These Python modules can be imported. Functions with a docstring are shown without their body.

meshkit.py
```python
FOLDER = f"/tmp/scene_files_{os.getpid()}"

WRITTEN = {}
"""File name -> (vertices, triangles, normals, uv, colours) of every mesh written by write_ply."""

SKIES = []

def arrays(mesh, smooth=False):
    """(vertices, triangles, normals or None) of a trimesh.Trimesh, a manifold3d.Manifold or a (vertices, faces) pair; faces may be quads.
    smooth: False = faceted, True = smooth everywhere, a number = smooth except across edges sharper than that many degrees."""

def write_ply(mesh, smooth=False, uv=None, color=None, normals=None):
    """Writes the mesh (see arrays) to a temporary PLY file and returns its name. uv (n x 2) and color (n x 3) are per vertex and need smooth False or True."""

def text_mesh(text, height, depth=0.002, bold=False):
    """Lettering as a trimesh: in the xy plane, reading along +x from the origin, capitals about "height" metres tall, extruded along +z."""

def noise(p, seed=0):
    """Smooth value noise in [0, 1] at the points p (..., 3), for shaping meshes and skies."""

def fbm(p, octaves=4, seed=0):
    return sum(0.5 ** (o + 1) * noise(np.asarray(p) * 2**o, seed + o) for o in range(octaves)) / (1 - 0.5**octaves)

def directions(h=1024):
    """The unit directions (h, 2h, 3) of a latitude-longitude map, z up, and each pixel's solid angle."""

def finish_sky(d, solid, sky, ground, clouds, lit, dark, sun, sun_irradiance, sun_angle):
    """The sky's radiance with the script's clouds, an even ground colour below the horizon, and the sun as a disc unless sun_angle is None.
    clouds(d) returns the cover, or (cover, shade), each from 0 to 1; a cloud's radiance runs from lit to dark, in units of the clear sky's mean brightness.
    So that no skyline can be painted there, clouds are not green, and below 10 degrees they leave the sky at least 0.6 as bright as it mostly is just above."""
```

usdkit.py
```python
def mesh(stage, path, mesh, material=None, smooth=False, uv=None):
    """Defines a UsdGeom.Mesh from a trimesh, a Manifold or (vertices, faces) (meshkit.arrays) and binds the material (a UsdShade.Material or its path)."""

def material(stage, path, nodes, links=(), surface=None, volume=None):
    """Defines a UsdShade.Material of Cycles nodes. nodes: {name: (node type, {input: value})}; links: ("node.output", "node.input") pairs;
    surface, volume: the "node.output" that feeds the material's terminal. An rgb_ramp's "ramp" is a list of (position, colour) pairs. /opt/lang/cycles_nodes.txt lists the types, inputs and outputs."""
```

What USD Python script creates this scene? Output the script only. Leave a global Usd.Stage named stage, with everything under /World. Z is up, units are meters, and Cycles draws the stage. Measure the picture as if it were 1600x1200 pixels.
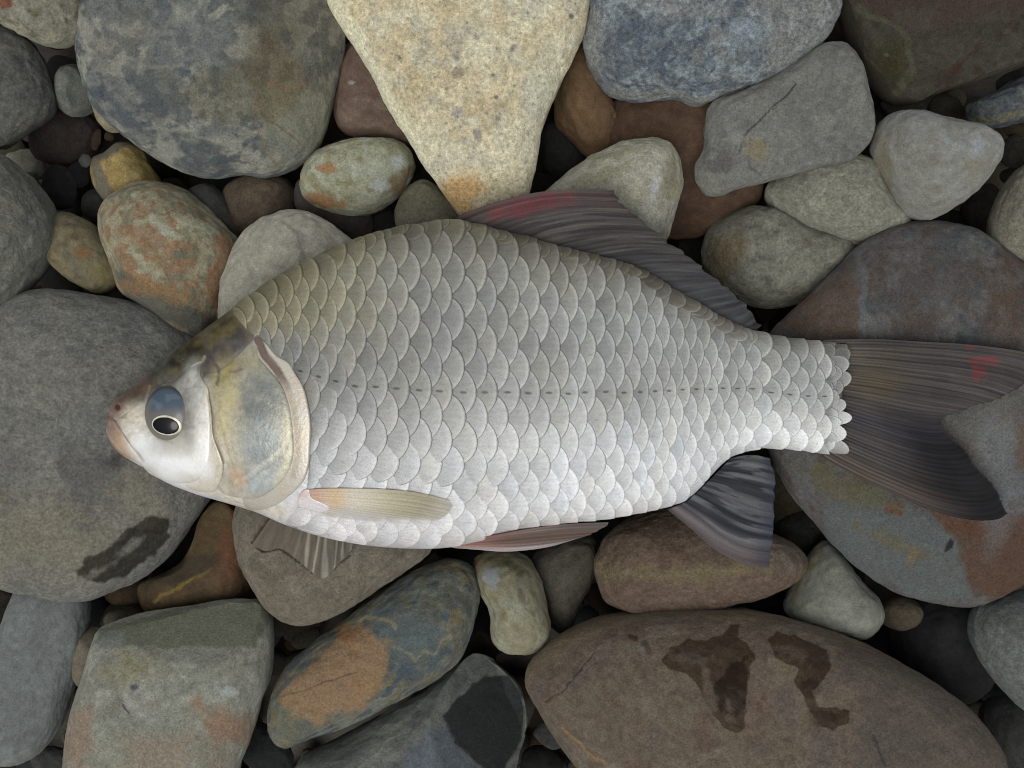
import math
import numpy as np
import trimesh
import usdkit, meshkit
from pxr import Usd, UsdGeom, UsdLux, UsdShade, Gf, Sdf, Vt

# ---------------------------------------------------------------- camera, sky, sun
S = 0.0002            # metres per photo pixel on the plane z = 0
C = 0.50              # camera height above that plane
stage = Usd.Stage.CreateInMemory()
UsdGeom.SetStageUpAxis(stage, 'Z')
UsdGeom.SetStageMetersPerUnit(stage, 1.0)
UsdGeom.Xform.Define(stage, '/World')
UsdGeom.Scope.Define(stage, '/World/Looks')
cam = UsdGeom.Camera.Define(stage, '/World/camera')
cam.AddTranslateOp().Set((0, 0, C))
cam.CreateHorizontalApertureAttr(36.0)
cam.CreateVerticalApertureAttr(27.0)
cam.CreateFocalLengthAttr(36.0 * C / (1600 * S))
cam.CreateClippingRangeAttr((0.01, 100))
cam.CreateExposureAttr(0.72)

SUN = np.array([-0.14, -0.36, 0.92]); SUN /= np.linalg.norm(SUN)
elev = math.asin(SUN[2]); rot = math.atan2(SUN[0], SUN[1])
sky = UsdLux.DomeLight.Define(stage, '/World/sky')
sky.GetPrim().SetCustomDataByKey('kind', 'structure')
sky_mat = usdkit.material(stage, '/World/Looks/overcast_sky', {
    'sky': ('sky_texture', {'sky_type': 'single_scattering', 'sun_disc': False, 'sun_elevation': elev, 'sun_rotation': rot}),
    'tc': ('texture_coordinate', {}),
    'n': ('noise_texture', {'scale': 2.2, 'detail': 4.0, 'roughness': 0.55}),
    'cov': ('map_range', {'from_min': 0.25, 'from_max': 0.6, 'to_min': 0.80, 'to_max': 1.0, 'clamp': True}),
    'shade': ('rgb_ramp', {'ramp': [(0.25, (4.35, 4.5, 4.75)), (0.75, (6.3, 6.4, 6.45))]}),
    'mx': ('mix', {'mix_type': 'mix'}),
    'dir': ('separate_xyz', {}), 'zen': ('map_range', {'from_min': 0.0, 'from_max': 1.0, 'to_min': 0.14, 'to_max': 1.24, 'clamp': True}), 'ov': ('vector_math', {'math_type': 'scale'}),   # an overcast sky is three times as bright overhead as at the horizon
    'bg': ('background_shader', {'strength': 0.06}),
}, [('tc.generated', 'n.vector'), ('n.fac', 'cov.value'), ('n.fac', 'shade.fac'), ('cov.result', 'mx.fac'),
    ('sky.color', 'mx.color1'), ('shade.color', 'mx.color2'), ('tc.generated', 'dir.vector'), ('dir.z', 'zen.value'), ('mx.color', 'ov.vector1'), ('zen.result', 'ov.scale'), ('ov.vector', 'bg.color')], surface='bg.background')
UsdShade.MaterialBindingAPI.Apply(sky.GetPrim()).Bind(sky_mat)
sun = UsdLux.DistantLight.Define(stage, '/World/sun')
sun.CreateNormalizeAttr(True)
sun.CreateIntensityAttr(0.40)
sun.CreateAngleAttr(42.0)
sun.CreateColorAttr((1.0, 0.99, 0.97))
zax = SUN; xax = np.cross([0, 1, 0], zax); xax /= np.linalg.norm(xax); yax = np.cross(zax, xax)
M = np.eye(4); M[0, :3] = xax; M[1, :3] = yax; M[2, :3] = zax
sun.AddTransformOp().Set(Gf.Matrix4d(*M.ravel().tolist()))

# ---------------------------------------------------------------- helpers
KALB = 0.95
def lin(c):
    c = np.asarray(c, float) / 255.0
    return np.where(c <= 0.04045, c / 12.92, ((c + 0.055) / 1.055) ** 2.4) * KALB

def sstep(a, b, x):
    t = np.clip((x - a) / (b - a + 1e-12), 0, 1)
    return t * t * (3 - 2 * t)

def fbm2(x, y, f, seed, oct=4, z=None):
    """fractal noise 0..1 at pixel coordinates, feature size f pixels"""
    zz = np.zeros_like(x) if z is None else z
    p = np.stack([x / f + 100.3, y / f + 57.7, zz / f + 11.1], -1)
    n = meshkit.fbm(p, oct, seed)
    return np.clip((n - 0.5) * 1.7 + 0.5, 0, 1)

def catmull(pts, n, closed=True):
    pts = np.asarray(pts, float)
    m = len(pts)
    if closed:
        P = np.vstack([pts[-1], pts, pts[0], pts[1]])
        segs = m
    else:
        P = np.vstack([2 * pts[0] - pts[1], pts, 2 * pts[-1] - pts[-2]])
        segs = m - 1
    out = []
    for i in range(segs):
        p0, p1, p2, p3 = P[i], P[i + 1], P[i + 2], P[i + 3]
        # centripetal parametrisation
        t0 = 0; t1 = t0 + max(np.linalg.norm(p1 - p0), 1e-6) ** .5; t2 = t1 + max(np.linalg.norm(p2 - p1), 1e-6) ** .5; t3 = t2 + max(np.linalg.norm(p3 - p2), 1e-6) ** .5
        t = np.linspace(t1, t2, 24, endpoint=False)[:, None]
        A1 = (t1 - t) / (t1 - t0) * p0 + (t - t0) / (t1 - t0) * p1
        A2 = (t2 - t) / (t2 - t1) * p1 + (t - t1) / (t2 - t1) * p2
        A3 = (t3 - t) / (t3 - t2) * p2 + (t - t2) / (t3 - t2) * p3
        B1 = (t2 - t) / (t2 - t0) * A1 + (t - t0) / (t2 - t0) * A2
        B2 = (t3 - t) / (t3 - t1) * A2 + (t - t1) / (t3 - t1) * A3
        out.append((t2 - t) / (t2 - t1) * B1 + (t - t1) / (t2 - t1) * B2)
    out = np.vstack(out + ([] if closed else [pts[-1:]]))
    q = np.vstack([out, out[:1]]) if closed else out
    d = np.concatenate([[0], np.cumsum(np.linalg.norm(np.diff(q, axis=0), axis=1))])
    s = np.linspace(0, d[-1], n, endpoint=not closed)
    return np.stack([np.interp(s, d, q[:, 0]), np.interp(s, d, q[:, 1])], 1)

def poly_sd(x, y, poly):
    """signed distance to a polygon, negative inside, in pixels"""
    poly = np.asarray(poly, float)
    d2 = np.full(x.shape, 1e12); inside = np.zeros(x.shape, bool)
    for (ax, ay), (bx, by) in zip(poly, np.roll(poly, -1, 0)):
        ex, ey = bx - ax, by - ay
        t = np.clip(((x - ax) * ex + (y - ay) * ey) / (ex * ex + ey * ey + 1e-9), 0, 1)
        d2 = np.minimum(d2, (x - ax - t * ex) ** 2 + (y - ay - t * ey) ** 2)
        cond = ((ay > y) != (by > y)) & (x < (bx - ax) * (y - ay) / (by - ay + 1e-12) + ax)
        inside ^= cond
    d = np.sqrt(d2)
    return np.where(inside, -d, d)

def line_d(x, y, pts):
    d2 = np.full(x.shape, 1e12)
    pts = np.asarray(pts, float)
    for (ax, ay), (bx, by) in zip(pts[:-1], pts[1:]):
        ex, ey = bx - ax, by - ay
        t = np.clip(((x - ax) * ex + (y - ay) * ey) / (ex * ex + ey * ey + 1e-9), 0, 1)
        d2 = np.minimum(d2, (x - ax - t * ex) ** 2 + (y - ay - t * ey) ** 2)
    return np.sqrt(d2)

def patch_mask(x, y, p, seed):
    """p: ('poly', pts, soft, noise) | ('ell', cx, cy, rx, ry, deg, soft, noise) | ('line', pts, width, noise)"""
    if p[0] == 'poly':
        d = poly_sd(x, y, p[1]); soft, nz = p[2], p[3]
        d = d + (fbm2(x, y, max(14, nz * 2.0), seed, 4) - .5) * 2 * nz
        return sstep(soft, -soft, d)
    if p[0] == 'ell':
        _, cx, cy, rx, ry, deg, soft, nz = p
        a = math.radians(deg); u = ((x - cx) * math.cos(a) + (y - cy) * math.sin(a)) / rx; v = (-(x - cx) * math.sin(a) + (y - cy) * math.cos(a)) / ry
        d = np.sqrt(u * u + v * v) + (fbm2(x, y, max(10, (rx + ry) * .3), seed, 4) - .5) * 2 * nz
        return sstep(1 + soft, 1 - soft, d)
    _, pts, w, nz = p
    xx = x + (fbm2(x, y, 18, seed, 3) - .5) * 2 * nz; yy = y + (fbm2(x, y, 18, seed + 5, 3) - .5) * 2 * nz
    return sstep(w, w * .35, line_d(xx, yy, pts))

COUNT = {}
def numbered(base):
    n = COUNT.get(base, 0); COUNT[base] = n + 1
    return base if n == 0 else f'{base}_{n:03d}'

def setmeta(prim, label=None, cat=None, group=None, kind=None):
    for k, v in (('label', label), ('category', cat), ('group', group), ('kind', kind)):
        if v:
            prim.SetCustomDataByKey(k, v)

def vattr(m, name, arr, typ):
    pv = UsdGeom.PrimvarsAPI(m).CreatePrimvar(name, typ, 'vertex')
    if np.ndim(arr) == 2:
        pv.Set(Vt.Vec3fArray.FromNumpy(np.asarray(arr, np.float32)))
    else:
        pv.Set(Vt.FloatArray.FromNumpy(np.asarray(arr, np.float32)))

F3 = Sdf.ValueTypeNames.Color3fArray
V3 = Sdf.ValueTypeNames.Float3Array
F1 = Sdf.ValueTypeNames.FloatArray

def put(path, v, f, mat, col=None, wet=None, extra=None, loc=None, smooth=True):
    v = np.asarray(v, float)
    if loc is not None:
        v = v - np.asarray(loc)
    m = usdkit.mesh(stage, path, (v, f), mat, smooth=smooth)
    if loc is not None:
        m.AddTranslateOp().Set(tuple(float(a) for a in loc))
    if col is not None:
        vattr(m, 'col', np.clip(col, 0.002, 0.9), F3)
    if wet is not None:
        vattr(m, 'wet', wet, F1)
    for k, a in (extra or {}).items():
        vattr(m, k, a, V3)
    return m

def grid_faces(nu, nv, wrap=False):
    i, j = np.meshgrid(np.arange(nu - 1), np.arange(nv if wrap else nv - 1), indexing='ij')
    j2 = (j + 1) % nv
    a, b, c, d = i * nv + j, i * nv + j2, (i + 1) * nv + j2, (i + 1) * nv + j
    return np.stack([np.stack([a, b, c], -1), np.stack([a, c, d], -1)], 2).reshape(-1, 3)

def P2W(px, py, z):
    """photo pixel seen at height z -> world"""
    k = S * (C - z) / C
    return (px - 800.0) * k, (600.0 - py) * k

def VIS(x, y, z):
    """world -> photo pixel"""
    k = C / (C - z) / S
    return 800.0 + x * k, 600.0 - y * k

# ---------------------------------------------------------------- materials
def stone_mat(name, grain=1500., contrast=.25, bump=.00025, rough=.72, spec=.3, speck=0.0, scale2=2900.):
    lo, hi = 1 - contrast, 1 + contrast
    return usdkit.material(stage, f'/World/Looks/{name}', {
        'geo': ('geometry', {}),
        'col': ('attribute', {'attribute': 'col'}),
        'wet': ('attribute', {'attribute': 'wet'}),
        'n1': ('noise_texture', {'scale': grain, 'detail': 5.0, 'roughness': .62}),
        'n2': ('noise_texture', {'scale': scale2, 'detail': 2.0, 'roughness': .6}),
        'n3': ('noise_texture', {'scale': grain * .33, 'detail': 4.0, 'roughness': .6, 'distortion': .4}),
        'r1': ('map_range', {'from_min': .28, 'from_max': .72, 'to_min': lo, 'to_max': hi, 'clamp': True}),
        'r2': ('map_range', {'from_min': .25, 'from_max': .75, 'to_min': 1 - contrast * .9, 'to_max': 1 + contrast * .9, 'clamp': True}),
        'r3': ('map_range', {'from_min': .3, 'from_max': .7, 'to_min': 1 - contrast * .38, 'to_max': 1 + contrast * .38, 'clamp': True}),
        'm1': ('math', {'math_type': 'multiply'}),
        'm1b': ('math', {'math_type': 'multiply'}),
        'vo': ('voronoi_texture', {'feature': 'f1', 'scale': grain * .45, 'randomness': 1.0}),
        'sp': ('map_range', {'from_min': .12, 'from_max': .26, 'to_min': 1 - speck, 'to_max': 1.0, 'clamp': True}),
        'm2': ('math', {'math_type': 'multiply'}),
        'cc': ('vector_math', {'math_type': 'scale'}),
        'h': ('math', {'math_type': 'multiply_add', 'value2': .45}),
        'h2': ('math', {'math_type': 'multiply_add', 'value2': .8}),
        'wi': ('map_range', {'from_min': 0., 'from_max': 1., 'to_min': 1., 'to_max': .12, 'clamp': True}),
        'bp': ('bump', {'distance': bump, 'strength': 1.0, 'use_object_space': False}),
        'ro': ('map_range', {'from_min': 0., 'from_max': 1., 'to_min': rough, 'to_max': .30, 'clamp': True}),
        'p': ('principled_bsdf', {'specular_ior_level': spec, 'diffuse_roughness': .6}),
    }, [('geo.position', 'n1.vector'), ('geo.position', 'n2.vector'), ('geo.position', 'n3.vector'), ('geo.position', 'vo.vector'),
        ('n1.fac', 'r1.value'), ('n2.fac', 'r2.value'), ('n3.fac', 'r3.value'),
        ('r1.result', 'm1.value1'), ('r2.result', 'm1.value2'), ('m1.value', 'm1b.value1'), ('r3.result', 'm1b.value2'),
        ('vo.distance', 'sp.value'), ('m1b.value', 'm2.value1'), ('sp.result', 'm2.value2'),
        ('col.color', 'cc.vector1'), ('m2.value', 'cc.scale'), ('cc.vector', 'p.base_color'),
        ('n2.fac', 'h.value1'), ('n1.fac', 'h.value3'), ('n3.fac', 'h2.value1'), ('h.value', 'h2.value3'),
        ('h2.value', 'bp.height'), ('wet.fac', 'wi.value'), ('wi.result', 'bp.strength'),
        ('bp.normal', 'p.normal'), ('wet.fac', 'ro.value'), ('ro.result', 'p.roughness')], surface='p.BSDF')

MAT = {
    'fine': stone_mat('fine_sandstone', 1400, .29, .00026, .85, .08, .18),
    'grit': stone_mat('gritty_sandstone', 1000, .34, .00045, .88, .08, .14),
    'coarse': stone_mat('coarse_quartzite', 900, .32, .00060, .85, .10, .30, 2400.),
    'speck': stone_mat('speckled_granite', 800, .46, .00050, .8, .12, .0, 2400.),
    'smooth': stone_mat('smooth_mudstone', 1600, .22, .00016, .74, .12, .10),
}

# ---------------------------------------------------------------- stones
# tone of each stone in open shade; deep gap stones have shade painted in
TONE = {11:(102,103,97),12:(122,119,104),13:(82,82,77),14:(92,94,88),16:(128,122,100),17:(134,120,84),20:(100,100,93),21:(104,97,76),22:(124,114,94),23:(105,104,98),24:(146,144,131),
        27:(141,140,120),29:(96,80,70),30:(185,177,151),31:(116,112,96),33:(96,77,57),35:(104,109,111),36:(76,59,47),37:(142,140,125),38:(104,104,99),39:(120,120,114),40:(118,118,106),41:(106,105,94),
        42:(83,80,77),43:(60,55,47),44:(114,111,98),45:(76,80,80),50:(92,80,68),51:(112,113,104),53:(88,80,68),54:(46,46,47),55:(94,98,95),57:(93,84,74),58:(126,123,104),59:(78,75,67),60:(104,98,87),61:(104,97,84),62:(126,124,112),
        63:(106,110,108),64:(104,98,84),66:(84,70,52), 15:(60,53,50), 25:(74,74,72), 26:(86,76,64), 28:(78,72,68),69:(90,93,90)}
def toned(col, sg, seed):
    up = col[sg > 0].reshape(-1, 3); m = up.mean(0)
    col = m + (col - m) * 1.05
    g = col.mean(-1, keepdims=True)
    col = np.maximum(g + (col - g) * .86, .004)
    m = col[sg > 0].reshape(-1, 3).mean(0)
    if seed in TONE:
        return col * (lin(TONE[seed]) / m)
    return col * .40  # mostly gap stones, darkened so that gap shade is in their colour
def stone(name, label, pts, zm, h, hb, cols, mat='fine', p=2.4, q=2.0, f=60, mixk=.8, stretch=None, sharp=0., patches=(), facets=(), tilt=(0, 0),
          rough=1.0, seed=1, group=None, res=2.6, cat='stone', mid=0.36, cen=None):
    """pts: outline in photo pixels at height zm (mm); h, hb: how far it rises above / goes below that height (mm)"""
    if zm < -26:
        z_was = zm; zm = -26 + (zm + 26) * 1.4
        facets = [(q[0], q[1], q[2], q[3], q[4] + zm - z_was, *q[5:]) for q in facets]
    out0 = np.asarray(pts, float)
    per = np.linalg.norm(np.diff(np.vstack([out0, out0[:1]]), axis=0), axis=1).sum()
    N = int(max(48, per / res))
    P = catmull(out0, N)
    a = P[:, 0] * np.roll(P[:, 1], -1) - np.roll(P[:, 0], -1) * P[:, 1]
    if a.sum() < 0:
        P = P[::-1]; a = -a[::-1]
        a = P[:, 0] * np.roll(P[:, 1], -1) - np.roll(P[:, 0], -1) * P[:, 1]
    c = np.array([((P[:, k] + np.roll(P[:, k], -1)) * a).sum() / (3 * a.sum()) for k in (0, 1)]) if cen is None else np.array(cen, float)
    fr = np.fft.rfft(P[:, 0] + 0 * 1j if False else P, axis=0)
    fr[5:] *= np.exp(-((np.arange(len(fr)) - 4)[5:, None] / 2.0) ** 2)
    Ps = np.fft.irfft(fr, N, axis=0)
    nr = int(max(14, np.linalg.norm(P - c, axis=1).max() / (res * 1.05)))
    u = (np.arange(nr) + 1) / nr
    r = np.sin(u * math.pi / 2) ** .92
    rb = np.cos(np.linspace(0, math.pi / 2, 9)[1:]) ** .9
    rb = np.maximum(rb, 0.02)
    rr = np.concatenate([r, rb])
    sg = np.concatenate([np.ones(nr), -np.ones(len(rb))])
    w3 = (rr ** 3)[:, None, None]
    XY = c + rr[:, None, None] * ((1 - w3) * Ps[None] + w3 * P[None] - c)
    prof = (1 - np.minimum(rr, 1) ** p) ** (1 / q)
    Z = np.where(sg > 0, h * prof, -hb * prof)[:, None] + np.zeros((1, N))
    X, Y = XY[..., 0], XY[..., 1]
    mm = S * 1000
    # low and middle frequency unevenness
    size = math.sqrt(abs(a.sum()) / 2)
    k = rough * size * mm
    d = (fbm2(X, Y, size * .45, seed + 31, 3, Z / mm) - .5) * .085 * k + (fbm2(X, Y, size * .16, seed + 32, 3, Z / mm) - .5) * .028 * k + (fbm2(X, Y, 14, seed + 33, 3, Z / mm) - .5) * .9 * rough
    Z = Z + np.where(sg[:, None] > 0, d * np.minimum(1, prof[:, None] * 1.6), 0)
    dx, dy = X - c[0], Y - c[1]
    rl = np.sqrt(dx * dx + dy * dy) + 1e-6
    edge = (np.minimum(rr, 1) ** 4)[:, None] * d / mm * .55
    X = X + dx / rl * edge; Y = Y + dy / rl * edge
    for fc in facets:
        ax, ay, bx, by, z0, slope = fc[:6]
        kk = fc[6] if len(fc) > 6 else 1.0
        L = math.hypot(bx - ax, by - ay)
        dist = ((bx - ax) * (Y - ay) - (by - ay) * (X - ax)) / L * mm      # + on the right of A->B as seen in the picture
        dist = dist + (fbm2(X, Y, 40, seed + 77, 3) - .5) * 1.2
        zf = (z0 - zm) - slope * dist
        hh = np.clip(.5 + .5 * (zf - Z) / kk, 0, 1)
        Zn = zf * (1 - hh) + Z * hh - kk * hh * (1 - hh)
        Z = np.where(sg[:, None] > 0, np.maximum(Zn, -hb * .3), Z)
    Z = Z + tilt[0] * dx * mm - tilt[1] * dy * mm
    # colour at the photo position each vertex is seen at
    wx, wy = P2W(X, Y, zm / 1000.)
    wz = (zm + Z) / 1000.
    px, py = VIS(wx, wy, wz)
    zz = Z / mm
    if stretch:
        ang = math.radians(stretch[0]); ca, sa = math.cos(ang), math.sin(ang)
        sx, sy = (px * ca + py * sa) / stretch[1], (-px * sa + py * ca)
    else:
        sx, sy = px, py
    cl = [lin(k_) for k_ in cols]
    n1 = fbm2(sx, sy, f, seed + 1, 5, zz)
    n2 = fbm2(sx, sy, f * .45, seed + 2, 5, zz)
    n3 = fbm2(sx, sy, f * 1.7, seed + 3, 4, zz)
    if sharp:
        wx_ = (fbm2(px, py, 26, seed + 61, 4, zz) - .5) * 26 * sharp; wy_ = (fbm2(px, py, 26, seed + 62, 4, zz) - .5) * 26 * sharp
        n1 = fbm2(sx + wx_, sy + wy_, f, seed + 1, 6, zz); n2 = fbm2(sx + wy_, sy - wx_, f * .45, seed + 2, 5, zz)
        n1 = np.clip(.5 + (n1 - .5) * (1 + 1.6 * sharp), 0, 1); n2 = np.clip(.5 + (n2 - .5) * (1 + .8 * sharp), 0, 1)
    col = cl[0] + (cl[1] - cl[0]) * (sstep(.3, .72, n1) * mixk)[..., None]
    if len(cl) > 2:
        col = col + (cl[2] - col) * (sstep(.52, .74, n2 * .6 + n3 * .4) * mixk)[..., None]
    if len(cl) > 3:
        n4 = fbm2(sx + (wx_ if sharp else 0), sy + (wy_ if sharp else 0), f * .6, seed + 9, 5, zz)
        col = col + (cl[3] - col) * (sstep(.58, .72, n4) * mixk)[..., None]
    col = col * (1 + (fbm2(px, py, 9, seed + 4, 3, zz) - .5) * mid)[..., None]
    own = np.ones(px.shape)
    wet = np.zeros(px.shape)
    if seed in (11, 35):
        patches = [(g_, c_, s_ * .85) for g_, c_, s_ in patches]
    todo = [q for q in patches if q[1] not in ('wet', 'dry')] + [q for q in patches if q[1] == 'wet'] + [q for q in patches if q[1] == 'dry']
    for i, (geo, cc, st) in enumerate(todo):
        if cc == 'wet' and own is not None:
            col = toned(col, sg, seed); own = None; drycol = col.copy()
        mk = patch_mask(px, py, geo, seed * 7 + i * 3 + 50)
        if cc == 'wet':
            wet = np.maximum(wet, mk * st); col = col * (1 - .86 * mk * st)[..., None] * (1 - np.array([-.10, .10, .30]) * (1. if seed == 57 else .25) * (mk * st)[..., None])
        elif cc == 'dry':
            col = col + (drycol - col) * (mk * st)[..., None]; wet = wet * (1 - mk * st)
        elif cc == 'crack':
            col = col * (1 - st * mk)[..., None]
            wz = wz - mk * .0006 * st
        else:
            col = col + (lin(cc) - col) * (mk * st)[..., None]
    if own is not None:
        col = toned(col, sg, seed)
    nring = len(rr)
    V = np.stack([wx, wy, wz], -1).reshape(-1, 3)
    F = grid_faces(nring, N, True)
    # centre vertex
    cw = V[:N].mean(0); cb = V[-N:].mean(0)
    V = np.vstack([V, cw, cb])
    nv = len(V); j = np.arange(N)
    F = np.vstack([F, np.stack([np.full(N, nv - 2), (j + 1) % N, j], 1), np.stack([np.full(N, nv - 1), (nring - 1) * N + j, (nring - 1) * N + (j + 1) % N], 1)])
    F = F[:, ::-1]
    colf = np.vstack([col.reshape(-1, 3), col[0].mean(0), col[-1].mean(0)])
    wetf = np.concatenate([wet.ravel(), [wet[0].mean(), 0]])
    nr_ = trimesh.Trimesh(V, F, process=False)
    if nr_.volume < 0:
        F = F[:, ::-1]
    loc = (V[:, 0].mean(), V[:, 1].mean(), V[:, 2].min())
    path = '/World/' + numbered(name)
    m = put(path, V, F, MAT[mat], colf, wetf, loc=loc)
    setmeta(m.GetPrim(), label, cat, group)
    return m

R = 'river_stone'
# --- upper left
stone(R, 'big round stone mottled blue grey, cream and brown, in the upper left',
      [(123,60),(128,110),(150,165),(185,205),(230,240),(275,268),(330,281),(365,275),(420,277),(460,265),(492,240),(510,205),(521,150),(534,60),(530,-30),(480,-90),(300,-120),(160,-70),(120,0)],
      -22, 24, 45, [(116,118,114),(150,147,134),(92,96,96),(86,92,98)], 'fine', 2.8, 2.0, 44, .8, sharp=1.0, seed=11, cen=(310,80),
      facets=[(420,-60,470,300,-3,-.8,4)],
      patches=[(('ell',470,60,80,130,10,.9,.5),(104,94,68),.6),(('ell',478,200,60,60,0,.4,.4),(142,140,118),.75),(('ell',430,120,60,50,40,.3,.5),(116,100,66),.5),
               (('poly',[(205,115),(240,112),(262,170),(250,195),(225,190),(215,150)],8,10),(82,88,90),.75),(('poly',[(225,205),(300,200),(360,225),(350,270),(290,262),(240,238)],7,14),(88,92,92),.6),
               (('ell',262,235,20,22,20,.25,.4),(148,146,134),.9),(('poly',[(250,0),(300,30),(330,60),(300,100),(250,110),(235,60)],12,16),(104,110,114),.55),
               (('ell',345,150,70,40,10,.3,.6),(104,100,78),.6),(('line',[(225,200),(290,205),(340,222),(380,216)],4,5),(152,148,136),.6),
               (('line',[(400,130),(395,180),(420,240),(430,262)],3,6),(128,92,60),.5),(('line',[(405,175),(440,200),(465,222)],2.5,3),(104,84,56),.7),(('line',[(420,130),(460,140),(480,130)],4,5),(142,98,72),.5),
               (('line',[(150,105),(215,100),(300,108)],4,6),(150,146,132),.5),(('ell',200,60,60,50,0,.4,.5),(130,126,114),.5)])
stone(R, 'small beige lumpy stone in the top left corner of the picture',
      [(0,34),(20,42),(37,51),(60,66),(91,71),(121,54),(132,15),(125,-20),(100,-45),(40,-60),(0,-40),(-30,-5)], -14, 12, 20,
      [(132,128,112),(150,142,122),(112,104,84)], 'grit', 2.4, 2.0, 30, rough=1.8, seed=12, patches=[(('ell',8,6,10,10,0,.4,.4),(120,66,48),.8)])
stone(R, 'dark grey rounded stone at the left edge below the beige corner stone',
      [(-5,38),(30,50),(55,78),(72,115),(81,148),(77,172),(57,190),(30,207),(0,226),(-50,230),(-85,130),(-50,50)], -22, 17, 30,
      [(98,98,92),(112,110,100),(84,84,80)], 'grit', 2.3, 2.0, 30, sharp=.5, seed=13, rough=1.4, facets=[(30,120,80,140,-8,.5,4)])
stone(R, 'grey angular chip wedged beside the big mottled stone',
      [(98,105),(130,105),(150,148),(144,168),(119,182),(100,175),(88,155)], -30, 12, 16, [(96,98,94),(84,86,84)], 'fine', 2.6, 1.6, 30, seed=14,
      facets=[(133,110,112,182,-19,-1.4,.4)])
stone(R, 'dark purplish brown stone deep in the gap at the left',
      [(48,205),(60,180),(85,168),(130,172),(160,200),(150,235),(100,258),(55,245)], -52, 15, 16, [(84,68,64),(72,60,58)], 'fine', 2.2, 2.0, 40, seed=15)
stone('pebble', 'cream pebble tucked against the lower left of the mottled stone',
      [(148,155),(165,160),(178,182),(190,202),(172,206),(156,192)], -33, 9, 10, [(140,132,108),(122,110,84)], 'fine', seed=16, cat='pebble')
stone(R, 'broken yellow ochre stone with a sharp ridge beside the small dark pebbles',
      [(146,250),(168,238),(190,222),(214,226),(232,255),(250,286),(235,315),(185,330),(160,310),(146,285)], -40, 14, 18, [(148,128,82),(132,110,68),(150,136,98)], 'fine', 3.0, 1.6, 26, .8, seed=17,
      facets=[(155,254,215,227,-27,-1.5,.3),(152,256,180,312,-27,1.6,.3)], patches=[(('poly',[(140,230),(190,212),(216,222),(156,252),(180,312),(150,320)],3,3),(92,88,82),.9)])
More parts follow.
